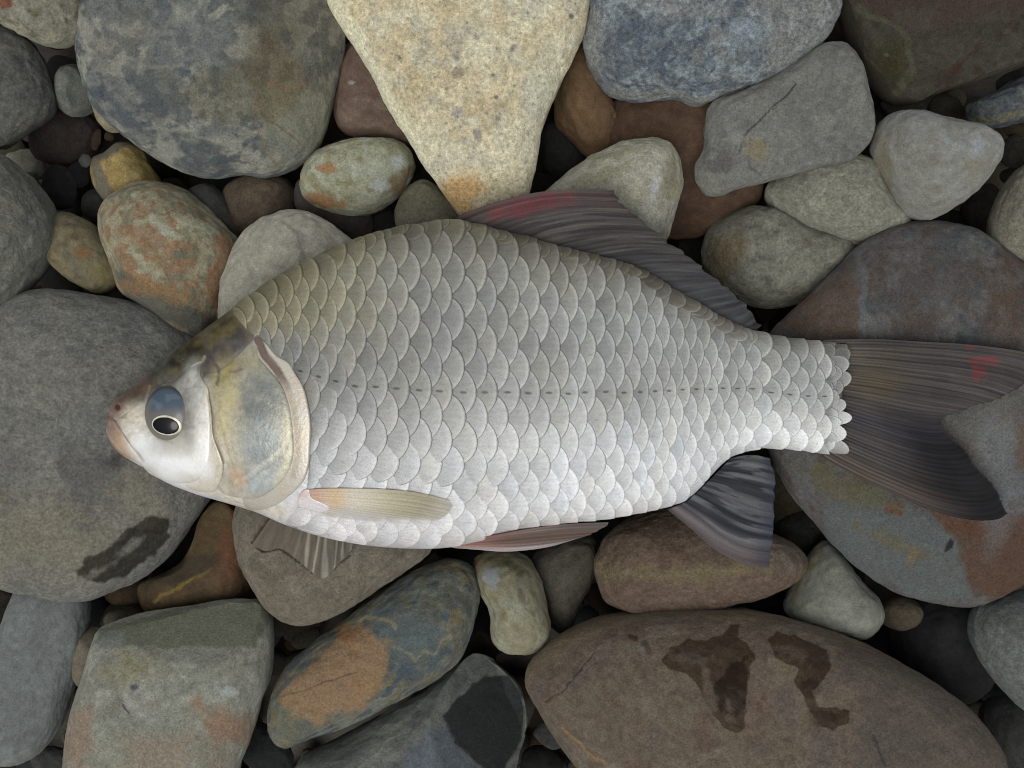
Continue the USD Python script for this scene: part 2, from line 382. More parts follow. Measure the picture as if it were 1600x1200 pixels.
for lab, cx, cy, rx, ry, ang, z, cc in [
    ('dark mauve grey pebble, tallest of the little cluster at the left', 92, 295, 27, 36, -15, -46, (84,80,84)),
    ('very small pale grey pebble beside the ochre stone', 134, 251, 11, 11, 0, -38, (112,112,106)),
    ('charcoal round pebble under the pale tiny one', 124, 274, 19, 20, 0, -48, (66,68,70)),
    ('bluish grey pebble leaning on the ochre stone', 157, 278, 13, 24, -20, -42, (92,96,102)),
    ('mid grey round pebble above the reddish oval stone', 148, 320, 22, 22, 0, -44, (92,92,86)),
    ('shadowed dark pebble beside the left edge boulder', 40, 258, 34, 24, 10, -56, (66,68,64)),
    ('tiny brown upright pebble above the ochre stone', 150, 218, 8, 17, 15, -40, (92,74,60)),
    ('tiny brown round pebble under the cream one', 171, 213, 9, 8, 0, -42, (86,70,56)),
    ('grey sliver pebble half hidden behind the left edge boulder', 50, 292, 14, 24, -30, -52, (80,78,72)),
]:
    t = np.linspace(0, 2 * math.pi, 12, endpoint=False); a_ = math.radians(ang)
    rs = np.random.default_rng(int(cx * 7 + cy)); k_ = 1 + rs.uniform(-.08, .08, 12)
    ex, ey = rx * np.cos(t) * k_, ry * np.sin(t) * k_
    stone('pebble', lab, np.stack([cx + ex * math.cos(a_) - ey * math.sin(a_), cy + ex * math.sin(a_) + ey * math.cos(a_)], 1), z, min(rx, ry) * .2 * .8, min(rx, ry) * .2 * .9,
          [cc, tuple(int(v * .88) for v in cc)], 'smooth', 2.1, 2.0, 22, seed=int(cx), cat='pebble', res=2.2)
stone(R, 'smooth grey boulder at the left edge above the fish head',
      [(0,240),(30,262),(62,298),(80,340),(82,375),(66,410),(40,445),(0,479),(-50,490),(-95,400),(-80,290),(-40,240)], -20, 22, 35,
      [(120,118,108),(130,126,114),(108,106,98)], 'grit', 2.6, 2.0, 50, .5, seed=20)
stone(R, 'small olive brown stone between the left boulder and the reddish oval',
      [(76,350),(85,337),(105,332),(135,342),(165,370),(188,405),(186,440),(162,460),(125,448),(92,425),(73,400),(70,372)], -30, 14, 18,
      [(112,104,84),(126,114,84),(96,86,66)], 'smooth', 2.3, 2.0, 30, seed=21, patches=[(('ell',130,395,14,10,20,.3,.4),(134,98,58),.7),(('ell',160,430,24,18,30,.4,.4),(130,118,74),.6)])
stone(R, 'reddish beige oval stone above the fish head',
      [(157,350),(168,320),(190,298),(220,285),(255,284),(295,300),(335,335),(362,362),(376,388),(368,430),(352,490),(330,530),(290,530),(240,490),(195,460),(182,430),(168,395)], -30, 26, 30,
      [(142,128,104),(150,140,116),(140,104,76),(118,110,92)], 'fine', 2.5, 2.0, 34, .9, sharp=.8, seed=22,
      patches=[(('poly',[(185,425),(240,450),(300,480),(345,500),(330,540),(250,500),(190,465)],8,6),(84,80,72),.85),(('ell',345,430,18,70,12,.4,.6),(146,100,72),.7),(('ell',225,375,40,16,20,.4,.6),(140,98,70),.6),(('ell',260,360,22,8,30,.4,.4),(172,166,150),.6),(('ell',240,455,50,14,15,.4,.4),(142,104,66),.6)])  # first patch paints the shade beside the head stone along the bottom edge
stone(R, 'large dark grey stone with a wet patch under the fish head',
      [(0,478),(60,455),(130,459),(200,474),(260,497),(302,527),(345,580),(360,650),(340,730),(315,782),(290,822),(265,860),(230,895),(180,924),(130,940),(60,933),(0,915),(-70,880),(-110,700),(-70,540)], -24, 25.5, 50,
      [(98,97,92),(110,107,98),(86,85,82)], 'grit', 3.0, 2.0, 80, .5, seed=23, rough=.8, cen=(130,690),
      patches=[(('poly',[(112,892),(135,872),(165,862),(205,822),(240,806),(264,812),(264,838),(240,868),(195,902),(150,912)],2.5,6),'wet',.9),(('ell',202,856,22,7,-40,.4,.5),'dry',.75),(('ell',150,896,30,6,-30,.5,.7),'dry',.5),
               (('ell',128,822,22,7,12,.3,.5),(66,70,86),.8),(('ell',90,840,120,60,0,.6,.4),(114,106,84),.5),(('ell',150,755,50,40,30,.5,.5),(78,76,74),.6),(('ell',215,770,40,50,0,.5,.4),(116,108,90),.5),(('ell',180,720,14,10,0,.5,.3),(60,58,56),.6)])
stone(R, 'smooth pale grey stone showing above the nape of the fish',
      [(341,495),(345,450),(358,408),(378,372),(404,347),(440,328),(480,328),(515,345),(555,378),(620,440),(600,520),(500,570),(400,560),(345,540)], -20, 17, 30,
      [(138,134,120),(146,142,128),(126,122,108)], 'smooth', 2.7, 2.0, 60, .5, seed=24, cen=(470,450),
      patches=[(('line',[(447,350),(466,368),(472,400),(480,425)],3.5,5),(98,96,88),.6),(('ell',470,375,10,18,-10,.5,.4),(112,110,100),.6)])
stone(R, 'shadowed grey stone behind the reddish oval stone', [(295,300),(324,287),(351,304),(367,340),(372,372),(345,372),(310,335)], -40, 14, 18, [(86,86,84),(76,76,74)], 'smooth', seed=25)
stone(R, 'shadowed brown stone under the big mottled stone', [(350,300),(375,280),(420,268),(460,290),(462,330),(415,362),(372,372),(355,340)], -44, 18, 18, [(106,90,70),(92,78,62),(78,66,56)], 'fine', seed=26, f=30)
stone(R, 'yellowish cream stone with rusty stains left of the tan wedge',
      [(468,290),(474,262),(490,240),(520,226),(565,218),(612,219),(640,232),(650,258),(640,288),(612,318),(580,334),(548,337),(505,326),(478,312)], -30, 20, 22,
      [(148,142,112),(156,152,126),(134,122,84)], 'fine', 2.6, 2.0, 36, .9, seed=27, facets=[(655,232,610,330,-12,-.6,3)],
      patches=[(('ell',512,262,14,10,0,.4,.5),(150,104,62),.8),(('ell',508,315,30,10,15,.4,.5),(140,98,58),.85),(('ell',627,280,14,26,25,.3,.5),(120,92,56),.7),(('ell',622,252,10,10,0,.3,.5),(166,164,156),.7),(('ell',596,290,14,8,0,.4,.4),(172,172,162),.7)])
stone(R, 'flat mauve grey stone beneath the yellowish cream one', [(460,296),(472,280),(520,300),(575,320),(585,355),(570,378),(540,378),(490,350),(462,325)], -42, 12, 12, [(100,90,84),(88,80,76)], 'smooth', seed=28)
stone(R, 'reddish brown smooth stone left of the tan wedge',
      [(520,140),(523,105),(540,78),(565,60),(620,90),(665,180),(660,222),(600,222),(550,214),(528,200)], -34, 20, 24, [(112,86,70),(100,76,62),(122,98,80)], 'smooth', 2.8, 2.0, 50, seed=29,
      patches=[(('ell',549,129,5,3,0,.3,.2),(150,140,124),.8)])
stone(R, 'big tan wedge shaped stone pointing down at the dorsal fin',
      [(503,-15),(540,60),(580,122),(612,178),(641,227),(670,274),(700,318),(722,345),(770,352),(822,318),(836,275),(846,225),(868,155),(892,95),(913,40),(922,-20),(900,-80),(700,-110),(540,-80)], -10, 13, 40,
      [(168,150,114),(178,166,136),(158,134,92),(150,140,118)], 'coarse', 4.0, 2.0, 50, .5, seed=30, rough=.8, tilt=(0,-.06), cen=(720,90),
      patches=[(('ell',715,300,30,34,-20,.5,.5),(164,124,66),.8),(('poly',[(495,-20),(525,-20),(640,190),(690,300),(660,280),(560,120)],6,6),(188,176,140),.6),(('ell',850,130,22,60,12,.5,.4),(168,158,128),.6),(('ell',716,114,8,10,10,.3,.4),(128,106,86),.8),(('ell',745,210,7,9,-20,.3,.4),(112,100,96),.7),(('ell',716,175,8,8,0,.4,.4),(120,110,110),.6),
               (('ell',712,90,5,4,0,.3,.3),(104,96,90),.7),(('ell',778,186,4,5,0,.3,.3),(104,92,80),.7),(('ell',770,117,3,3,0,.3,.3),(84,78,76),.8),(('ell',624,90,3,4,0,.3,.3),(92,80,70),.8),(('ell',775,152,3,3,0,.3,.3),(92,80,76),.8),(('ell',803,75,5,7,30,.3,.3),(116,106,98),.7),(('ell',893,25,4,4,0,.3,.3),(84,74,64),.8),(('ell',745,58,4,4,0,.3,.3),(98,96,94),.7)])
stone(R, 'small beige stone under the tip of the tan wedge', [(616,335),(628,302),(660,283),(694,300),(730,335),(725,375),(660,378),(622,362)], -34, 16, 18, [(126,120,98),(116,108,88)], 'fine', seed=31)
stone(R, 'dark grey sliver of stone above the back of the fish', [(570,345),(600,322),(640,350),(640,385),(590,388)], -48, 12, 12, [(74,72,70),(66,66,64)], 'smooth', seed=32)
# --- upper right
stone(R, 'orange brown elongated stone between the tan wedge and the blue grey stone',
      [(868,190),(872,130),(888,80),(912,60),(938,105),(956,160),(972,212),(958,238),(925,248),(896,224)], -38, 18, 22, [(116,90,64),(126,98,68),(98,78,58)], 'smooth', 2.4, 2.0, 40, seed=33, stretch=(70,2.5),
      facets=[(905,90,962,230,-22,-.6,2)])
stone(R, 'dark grey small stone right of the tan wedge tip', [(846,205),(872,186),(900,222),(915,258),(878,278),(850,262)], -50, 12, 16, [(84,84,78),(76,76,72)], 'smooth', seed=34)
stone(R, 'large speckled blue grey stone at the top of the picture',
      [(911,60),(918,15),(930,-40),(1100,-90),(1300,-55),(1317,0),(1302,48),(1272,84),(1236,111),(1192,134),(1130,150),(1092,161),(1060,150),(1000,153),(958,140),(926,102)], -12, 16, 40,
      [(102,107,109),(138,142,141),(80,85,92),(120,119,112)], 'speck', 3.4, 2.0, 24, .8, sharp=.9, seed=35, rough=1.1, cen=(1110,30),
      patches=[(('poly',[(1170,0),(1330,-30),(1310,60),(1240,110),(1200,100),(1190,50)],10,12),(134,130,120),.7),(('ell',980,70,50,40,0,.4,.6),(86,92,100),.6),(('ell',1060,10,70,20,10,.4,.6),(138,136,128),.6),(('ell',920,80,20,70,0,.5,.4),(142,138,122),.6),(('ell',1168,52,24,30,0,.4,.6),(138,146,150),.6),(('line',[(960,140),(1000,150),(1060,147),(1095,158),(1160,140)],10,4),(136,132,116),.6),(('line',[(1270,85),(1240,108),(1200,128)],8,4),(132,126,110),.6)])
stone(R, 'large smooth russet brown stone under the grey cracked stone',
      [(950,200),(960,160),(1010,145),(1100,140),(1160,170),(1190,240),(1190,300),(1165,335),(1115,362),(1060,374),(1000,360),(960,290)], -34, 18, 26, [(104,76,56),(114,84,62),(92,68,54)], 'smooth', 2.8, 2.0, 70, seed=36)
stone(R, 'pale cream stone with a worn ridge behind the dorsal fin',
      [(820,330),(862,292),(900,260),(950,232),(1000,218),(1040,221),(1061,248),(1066,292),(1056,335),(1040,377),(1005,400),(930,380),(860,370)], -18, 19, 26,
      [(154,150,130),(164,160,144),(146,138,110)], 'fine', 3.0, 1.7, 40, .8, seed=37, cen=(970,300),
      facets=[(1030,200,1045,400,-2,-.9,2.0),(1060,222,860,310,1.5,.35,1.5)],
      patches=[(('ell',955,262,60,16,-25,.5,.4),(140,134,104),.7),(('line',[(862,298),(930,262),(1000,240)],6,6),(172,166,150),.6),(('ell',1023,290,6,20,4,.6,.5),(174,176,178),.45),(('ell',1045,285,12,34,4,.5,.4),(120,112,92),.6),(('line',[(1000,325),(1030,312),(1060,322)],3,4),(166,162,152),.6)])
stone(R, 'grey flat stone with a long crack under the blue grey stone',
      [(1240,100),(1270,78),(1292,68),(1320,71),(1343,101),(1360,150),(1368,195),(1358,228),(1334,249),(1262,267),(1210,281),(1158,293),(1124,306),(1104,306),(1088,284),(1087,259),(1100,227),(1101,191),(1113,161),(1150,148),(1200,128)], -12, 15, 26,
      [(130,126,116),(138,134,124),(118,114,108)], 'fine', 3.4, 2.0, 60, .5, seed=38, cen=(1240,185), facets=[(1120,140,1320,60,2,.25,2)],
      patches=[(('line',[(1244,130),(1222,155),(1190,183),(1165,210),(1155,240)],2.2,2),'crack',.6),(('line',[(1168,245),(1172,262),(1190,272)],2,2),'crack',.4),(('ell',1128,256,20,18,0,.4,.5),(100,94,86),.7),(('ell',1183,235,18,16,0,.5,.4),(146,132,94),.7),(('ell',1150,215,14,10,0,.5,.4),(150,146,134),.6),(('ell',1110,285,22,16,30,.5,.3),(140,134,116),.5)])
stone(R, 'smooth rounded triangular cream stone at the upper right',
      [(1366,240),(1369,212),(1378,189),(1400,174),(1432,173),(1480,188),(1535,203),(1558,222),(1560,245),(1532,289),(1487,327),(1450,342),(1412,331),(1386,293)], -14, 22, 28,
      [(150,142,124),(158,152,136),(142,132,110)], 'smooth', 2.7, 2.0, 50, .5, seed=39,
      patches=[(('ell',1525,235,10,16,20,.6,.6),(172,173,172),.45),(('ell',1518,262,14,16,30,.7,.4),(150,134,100),.5),(('ell',1382,270,14,50,-12,.5,.4),(142,124,84),.6),(('ell',1480,222,5,8,0,.6,.5),(164,165,166),.35),(('ell',1411,228,1.6,1.6,0,.3,.1),(80,74,66),.9)])
stone(R, 'grey speckled oval stone below the grey cracked stone',
      [(1194,300),(1204,282),(1245,262),(1330,238),(1372,262),(1396,305),(1420,348),(1408,364),(1375,376),(1337,382),(1281,371),(1232,349),(1205,324)], -26, 20, 24,
      [(136,134,120),(146,144,130),(122,120,106)], 'grit', 2.5, 2.0, 40, .5, seed=40)
stone(R, 'grey brown oval stone beside the rear of the dorsal fin',
      [(1098,390),(1112,352),(1150,330),(1205,324),(1280,355),(1335,380),(1325,412),(1280,456),(1230,476),(1180,480),(1130,452),(1105,425)], -30, 20, 24,
      [(128,126,112),(140,138,124),(112,108,96)], 'grit', 2.5, 2.0, 44, .9, seed=41, patches=[(('ell',1130,400,28,40,20,.5,.5),(122,104,74),.7),(('ell',1150,345,50,20,10,.5,.5),(102,96,84),.5)])
stone(R, 'large flat purplish grey stone with rust stains under the tail',
      [(1195,600),(1205,525),(1235,492),(1262,468),(1310,420),(1360,376),(1410,353),(1470,351),(1530,370),(1590,412),(1670,500),(1700,650),(1680,830),(1605,905),(1560,934),(1500,949),(1420,936),(1360,905),(1310,860),(1268,808),(1232,756),(1205,690)], -16, 19, 34,
      [(118,108,98),(128,122,112),(112,96,82),(104,102,98)], 'fine', 4.2, 2.0, 60, .85, sharp=.5, seed=42, cen=(1450,650), rough=.7,
      facets=[(1270,850,1255,660,0,-.9,3)],
      patches=[(('poly',[(1350,772),(1420,790),(1500,815),(1545,860),(1520,930),(1440,930),(1360,900),(1300,850),(1275,790)],10,14),(120,122,114),.85),
               (('poly',[(1480,820),(1560,810),(1700,790),(1700,900),(1560,940),(1500,925),(1510,870)],9,12),(118,86,64),.9),(('ell',1400,795,15,9,0,.4,.5),(134,86,50),.8),(('poly',[(1440,790),(1500,808),(1560,815),(1540,835),(1480,825)],6,5),(130,86,56),.7),
               (('ell',1330,765,70,22,20,.5,.5),(128,116,82),.8),(('ell',1400,850,60,10,25,.5,.6),(132,116,76),.6),(('ell',1424,870,9,12,0,.4,.4),(150,124,80),.8),(('poly',[(1476,862),(1484,842),(1492,844),(1488,856),(1480,861)],2,1.5),(52,52,54),.9),
               (('poly',[(1220,500),(1270,460),(1330,415),(1345,470),(1330,530),(1240,530)],10,10),(124,98,76),.7),(('line',[(1338,395),(1352,430),(1345,470),(1350,520)],9,6),(134,134,128),.6),(('ell',1440,440,80,50,0,.6,.5),(104,96,88),.5),(('ell',1580,470,40,70,0,.5,.5),(112,84,64),.5),(('ell',1545,640,60,80,30,.5,.5),(138,130,114),.7),(('ell',1560,740,40,90,0,.5,.5),(146,144,138),.6),(('ell',1600,690,12,40,10,.4,.5),(134,100,74),.6)])
stone(R, 'massive olive and red boulder in the top right corner',
      [(1316,-20),(1325,15),(1338,55),(1352,92),(1378,122),(1402,149),(1430,156),(1470,140),(1540,119),(1600,99),(1690,60),(1690,-70),(1500,-120),(1340,-70)], -14, 30, 50,
      [(112,100,80),(122,112,92),(108,84,68)], 'fine', 3.2, 2.0, 60, .8, seed=43, rough=.8, cen=(1490,20),
      facets=[(1420,56,1610,15,8,.95,.7),(1424,150,1420,40,8,-1.0,.7),(1330,-10,1420,56,9,.35,1.0)],
      patches=[(('poly',[(1330,0),(1420,54),(1610,14),(1610,-100),(1330,-100)],8,8),(126,100,84),.7),(('line',[(1340,15),(1420,56),(1424,110),(1402,148)],8,5),(144,138,108),.6),(('ell',1395,90,26,40,-20,.4,.5),(110,96,58),.7),(('line',[(1480,110),(1510,95),(1530,70)],6,8),(116,62,48),.5),(('ell',1385,86,4,3,0,.3,.2),(160,152,128),.8),(('ell',1430,30,30,20,0,.5,.5),(140,124,110),.5)])
stone(R, 'beige rounded stone cut by the right edge of the picture',
      [(1552,362),(1560,320),(1580,282),(1610,252),(1670,262),(1680,370),(1625,410),(1582,404),(1558,387)], -16, 18, 26, [(138,130,110),(148,142,124),(122,112,88)], 'grit', 2.5, 2.0, 36, seed=44)
stone(R, 'dark blue grey angular stone at the right edge under the big boulder',
      [(1510,167),(1530,154),(1560,140),(1605,120),(1650,140),(1640,180),(1605,188),(1562,199),(1532,196),(1514,186)], -30, 13, 18, [(86,92,98),(104,108,106),(74,78,84)], 'speck', 3.0, 1.8, 24, seed=45,
      facets=[(1515,186,1610,170,-19,1.2,1.0)], patches=[(('line',[(1518,186),(1545,190),(1590,178),(1610,170)],7,2),(132,124,92),.6)])
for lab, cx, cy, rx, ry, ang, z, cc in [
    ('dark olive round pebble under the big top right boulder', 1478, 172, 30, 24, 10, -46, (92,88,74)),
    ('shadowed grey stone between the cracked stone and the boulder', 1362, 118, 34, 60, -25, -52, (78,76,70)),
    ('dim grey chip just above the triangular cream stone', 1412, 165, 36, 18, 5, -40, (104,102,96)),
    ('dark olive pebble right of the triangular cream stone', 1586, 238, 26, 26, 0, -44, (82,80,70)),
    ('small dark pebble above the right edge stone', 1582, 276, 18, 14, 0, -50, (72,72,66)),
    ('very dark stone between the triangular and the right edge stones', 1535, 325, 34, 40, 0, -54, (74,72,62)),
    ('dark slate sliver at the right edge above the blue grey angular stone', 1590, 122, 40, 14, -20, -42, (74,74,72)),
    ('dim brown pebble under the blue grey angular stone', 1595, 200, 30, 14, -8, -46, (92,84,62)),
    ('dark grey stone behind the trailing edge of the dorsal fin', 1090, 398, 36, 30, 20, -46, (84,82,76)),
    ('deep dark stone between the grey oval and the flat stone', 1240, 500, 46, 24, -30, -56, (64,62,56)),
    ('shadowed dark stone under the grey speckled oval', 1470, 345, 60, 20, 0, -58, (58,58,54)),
]:
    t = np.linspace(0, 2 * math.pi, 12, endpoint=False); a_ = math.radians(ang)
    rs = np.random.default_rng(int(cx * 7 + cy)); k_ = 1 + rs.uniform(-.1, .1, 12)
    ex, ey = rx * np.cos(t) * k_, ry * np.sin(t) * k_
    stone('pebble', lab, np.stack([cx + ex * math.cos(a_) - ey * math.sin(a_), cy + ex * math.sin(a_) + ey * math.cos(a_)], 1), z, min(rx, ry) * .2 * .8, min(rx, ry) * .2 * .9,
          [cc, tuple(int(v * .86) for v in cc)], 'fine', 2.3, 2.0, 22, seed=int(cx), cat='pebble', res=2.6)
# --- lower half
stone(R, 'rust brown oval stone under the anal fin',
      [(926,885),(932,862),(945,838),(978,814),(1020,798),(1080,785),(1150,798),(1200,828),(1240,850),(1258,880),(1246,906),(1200,930),(1130,946),(1050,956),(985,955),(945,936)], -24, 23, 28,
      [(110,86,66),(122,98,74),(98,78,60)], 'grit', 2.7, 2.0, 50, .5, seed=50, facets=[(930,912,1250,888,-5,1.25,2.5)],
      patches=[(('line',[(940,890),(1050,900),(1130,895),(1200,880)],16,10),(128,110,70),.55),(('ell',1225,870,26,28,20,.5,.4),(120,104,88),.5)])
stone(R, 'smooth grey pear shaped stone right of the rust brown oval',
      [(1226,948),(1244,910),(1268,866),(1290,845),(1310,862),(1345,908),(1374,940),(1378,968),(1352,998),(1312,992),(1262,974),(1232,962)], -30, 20, 22,
      [(128,128,116),(138,138,128),(112,112,102)], 'smooth', 2.4, 1.9, 40, .5, seed=51, facets=[(1236,935,1330,985,-15,1.5,1.6),(1290,850,1376,950,-15,-.7,2)],
      patches=[(('line',[(1236,935),(1262,890),(1285,852)],8,4),(128,118,78),.6)])
stone(R, 'dark olive stone in the gap under the tail stem', [(1208,820),(1245,792),(1285,810),(1292,845),(1262,868),(1222,852)], -46, 12, 14, [(74,76,70),(62,64,60),(92,92,80)], 'fine', seed=52, f=20)
stone('pebble', 'small brown pebble under the edge of the flat tail stone', [(1376,948),(1408,932),(1440,952),(1432,974),(1404,984),(1380,974)], -40, 10, 12, [(100,90,76),(88,80,66)], 'fine', seed=53, cat='pebble')
stone(R, 'nearly black stone in the gap at the lower right', [(1392,985),(1425,945),(1480,930),(1530,950),(1555,1010),(1545,1075),(1490,1100),(1420,1050)], -52, 20, 20, [(58,58,60),(66,66,66)], 'smooth', 3, 1.6, seed=54, f=50, facets=[(1470,930,1490,1090,-36,-.6,2)])
stone(R, 'bluish grey smooth stone cut by the right edge at the bottom',
      [(1521,985),(1530,950),(1560,934),(1640,925),(1700,1000),(1670,1090),(1612,1116),(1577,1088),(1540,1040)], -22, 20, 28, [(122,126,122),(132,136,130),(112,114,110)], 'grit', 2.5, 2.0, 40, .5, seed=55, patches=[(('ell',1565,965,18,16,0,.5,.3),(104,104,98),.5)])
stone(R, 'dark grey stone in the bottom right corner', [(1535,1115),(1558,1090),(1620,1100),(1660,1180),(1610,1240),(1565,1210)], -44, 18, 20, [(90,92,88),(78,80,78)], 'fine', seed=56)
stone(R, 'very large brown oval stone with two wet stains at the bottom',
      [(818,1068),(822,1040),(845,1015),(885,988),(935,968),(1000,955),(1100,950),(1200,959),(1300,985),(1400,1030),(1480,1080),(1542,1140),(1572,1195),(1560,1270),(1400,1330),(1100,1320),(930,1225),(880,1172),(843,1118)], -18, 26, 50,
      [(116,104,90),(124,114,98),(112,94,82),(106,98,90)], 'fine', 3.0, 2.0, 80, .7, seed=57, rough=.6, res=2.0, cen=(1190,1130), facets=[(820,1020,1300,960,4,-.0,2)][:0],
      patches=[(('poly',[(1032,1030),(1048,1012),(1078,1000),(1110,999),(1130,992),(1142,976),(1155,975),(1152,996),(1172,1008),(1180,1028),(1172,1045),(1168,1072),(1166,1110),(1164,1140),(1150,1146),(1130,1136),(1112,1118),(1100,1092),(1085,1066),(1068,1052),(1046,1046)],1.0,3),'wet',.72),
               (('poly',[(1118,1068),(1135,1040),(1165,1025),(1168,1072),(1165,1115),(1140,1120),(1122,1105)],1.0,5),'wet',.62),(('ell',1106,1078,10,32,-10,.4,.6),'dry',.7),(('ell',1080,1030,26,10,10,.5,.8),'dry',.35),(('ell',1140,1110,8,14,0,.4,.8),'dry',.5),(('ell',1240,1020,24,10,20,.5,.7),'dry',.35),
               (('poly',[(1202,1000),(1215,988),(1240,994),(1262,1002),(1292,1016),(1298,1040),(1286,1062),(1268,1080),(1280,1108),(1306,1104),(1328,1110),(1324,1130),(1300,1142),(1278,1128),(1262,1100),(1250,1082),(1240,1062),(1248,1046),(1232,1040),(1212,1028)],1.0,3),'wet',.74),
               (('ell',1285,1122,26,14,10,.25,.4),'wet',.40),(('ell',1267,1074,14,16,0,.3,.3),'wet',.35),(('ell',990,997,9,5,20,.3,.4),'wet',.7),(('ell',1012,1013,8,12,-20,.3,.5),(84,80,70),.8),(('ell',1222,1038,16,10,30,.4,.3),(134,122,96),.6),
               (('line',[(928,1020),(905,1050),(880,1078),(852,1096)],1.6,5),'crack',.5),(('line',[(880,1138),(905,1160),(925,1180),(950,1195)],3,2),(156,128,84),.7),
               (('poly',[(1340,1080),(1350,1110),(1335,1150),(1335,1230),(1600,1240),(1560,1150),(1440,1050),(1340,1010),(1300,1030),(1318,1070)],14,8),(96,90,84),.55),(('line',[(820,1060),(850,1015),(930,972),(1050,952),(1200,960)],22,8),(126,114,88),.5),(('line',[(1365,1150),(1375,1175),(1385,1195)],2.5,2),'crack',.4),(('line',[(1120,1172),(1140,1188),(1150,1200)],2.5,3),(136,130,120),.6)])
stone(R, 'cream oblong stone standing in the gap below the pelvic fin',
      [(738,885),(750,866),(790,858),(826,874),(845,908),(856,955),(858,995),(835,1017),(798,1021),(770,1003),(764,955),(746,915)], -30, 22, 22,
      [(146,138,110),(156,152,130),(134,122,90)], 'smooth', 2.4, 1.9, 36, .9, seed=58, patches=[(('ell',766,903,14,14,0,.4,.4),(176,178,182),.85),(('ell',814,930,5,14,-15,.4,.4),(100,88,66),.7),(('ell',812,897,6,5,0,.4,.3),(96,84,60),.6),(('line',[(790,905),(815,885),(845,895)],4,4),(168,158,120),.6),(('ell',745,885,8,14,0,.5,.3),(146,112,84),.5)])
stone(R, 'dark grey angular stone right of the cream oblong stone', [(826,872),(870,845),(928,838),(930,890),(908,945),(885,990),(858,975),(845,920)], -40, 15, 18, [(96,92,84),(84,80,74)], 'fine', 2.8, 1.7, 40, seed=59, facets=[(918,850,880,990,-28,-1.3,.6)])
stone(R, 'beige egg shaped stone with a wet film under the belly',
      [(366,840),(368,805),(385,770),(430,750),(600,760),(672,835),(668,862),(640,886),(592,920),(545,952),(500,974),(460,977),(420,956),(390,912),(372,875)], -19, 20, 30,
      [(132,120,102),(140,130,112),(122,110,92)], 'fine', 2.7, 2.0, 60, .5, seed=60, cen=(510,850),
      patches=[(('poly',[(392,850),(405,825),(425,808),(560,830),(564,845),(545,868),(522,888),(503,903),(480,886),(455,868),(438,858),(412,862)],2,3),'wet',.36),(('line',[(393,850),(412,864),(436,858),(456,870),(480,887),(502,903),(524,888),(548,866)],2.6,3),(58,52,44),.8),(('line',[(445,857),(450,832),(440,812)],3,3),(74,66,54),.7),(('poly',[(392,850),(405,825),(425,808),(448,815),(444,852),(412,864)],2,3),'wet',.45)])
stone(R, 'dark oval stone with an orange brown patch left of the cream oblong',
      [(424,1085),(440,1050),(480,1010),(540,965),(610,915),(668,882),(712,874),(740,893),(749,935),(737,985),(715,1030),(680,1060),(620,1095),(550,1130),(480,1152),(445,1165),(422,1142)], -24, 24, 30,
      [(96,90,78),(108,104,92),(80,82,84),(112,98,74)], 'fine', 2.6, 2.0, 34, 1.0, sharp=.8, seed=61, stretch=(-30,1.6),
      patches=[(('poly',[(438,1085),(480,1045),(530,990),(560,975),(600,990),(615,1020),(600,1060),(560,1100),(500,1130),(455,1120)],7,12),(142,106,74),.85),(('poly',[(570,960),(620,935),(660,960),(700,1010),(680,1050),(640,1060),(615,1020)],9,14),(84,90,92),.65),(('line',[(500,1020),(545,975),(590,965),(620,985)],5,7),(146,124,84),.6),(('line',[(425,1090),(455,1060),(500,1020),(530,990)],6,5),(74,76,76),.6),(('ell',540,990,20,12,50,.4,.4),(140,94,56),.7),(('line',[(440,1090),(500,1070),(560,1050)],1.8,3),(92,72,58),.7),(('ell',640,1050,14,12,0,.4,.4),(74,80,86),.7),(('ell',445,1135,20,26,20,.4,.4),(108,100,80),.6),(('line',[(620,1010),(650,1030),(700,1000)],4,8),(130,118,94),.6)])
stone(R, 'pale grey green squarish block at the lower left',
      [(105,1180),(115,1110),(130,1060),(146,1010),(156,985),(200,966),(290,950),(380,937),(412,943),(424,985),(420,1060),(405,1100),(388,1150),(368,1205),(350,1280),(100,1280)], -18, 24, 40,
      [(136,136,120),(146,144,130),(126,124,108)], 'fine', 4.5, 1.8, 60, .8, seed=62, cen=(265,1130), rough=.6,
      facets=[(420,1016,150,1010,4,1.25,.5),(385,1240,412,1000,4,1.1,.9)],
      patches=[(('poly',[(150,1008),(156,983),(290,948),(400,935),(425,960),(400,1010),(300,1013)],3,3),(104,104,84),.8),(('ell',350,1130,46,24,30,.5,.5),(146,112,84),.7),(('ell',260,1185,90,40,0,.5,.5),(142,126,104),.7),(('ell',120,1160,24,50,10,.5,.4),(140,112,86),.6),(('ell',205,1045,36,26,0,.5,.5),(134,126,92),.6),(('ell',209,1074,7,6,0,.3,.3),(76,80,84),.9),(('line',[(190,1100),(200,1115),(192,1105)],2,2),(70,70,68),.8),(('ell',355,1080,16,8,10,.4,.4),(166,170,166),.6),(('poly',[(146,1003),(175,985),(195,990),(190,1012),(158,1012)],3,2),(122,124,116),.8),(('ell',320,1035,14,12,0,.5,.4),(118,118,106),.6)])  # first patch paints the upper face darker, as the side turned from the light
stone(R, 'long smooth grey stone standing at the left bottom edge',
      [(22,940),(40,900),(90,890),(130,915),(136,960),(124,1030),(108,1090),(85,1150),(50,1185),(8,1196),(-45,1185),(-60,1120),(-30,1040),(5,980)], -30, 22, 26,
      [(118,120,114),(128,130,124),(104,106,102)], 'smooth', 2.4, 1.9, 60, .5, seed=63, stretch=(105,3), facets=[(95,900,70,1180,-16,-.6,4)])
stone('pebble', 'whitish rounded pebble squeezed beside the squarish block', [(115,1030),(122,1000),(140,982),(160,985),(168,1010),(150,1068),(126,1072)], -32, 12, 14, [(132,124,104),(120,112,94)], 'smooth', seed=64, cat='pebble')
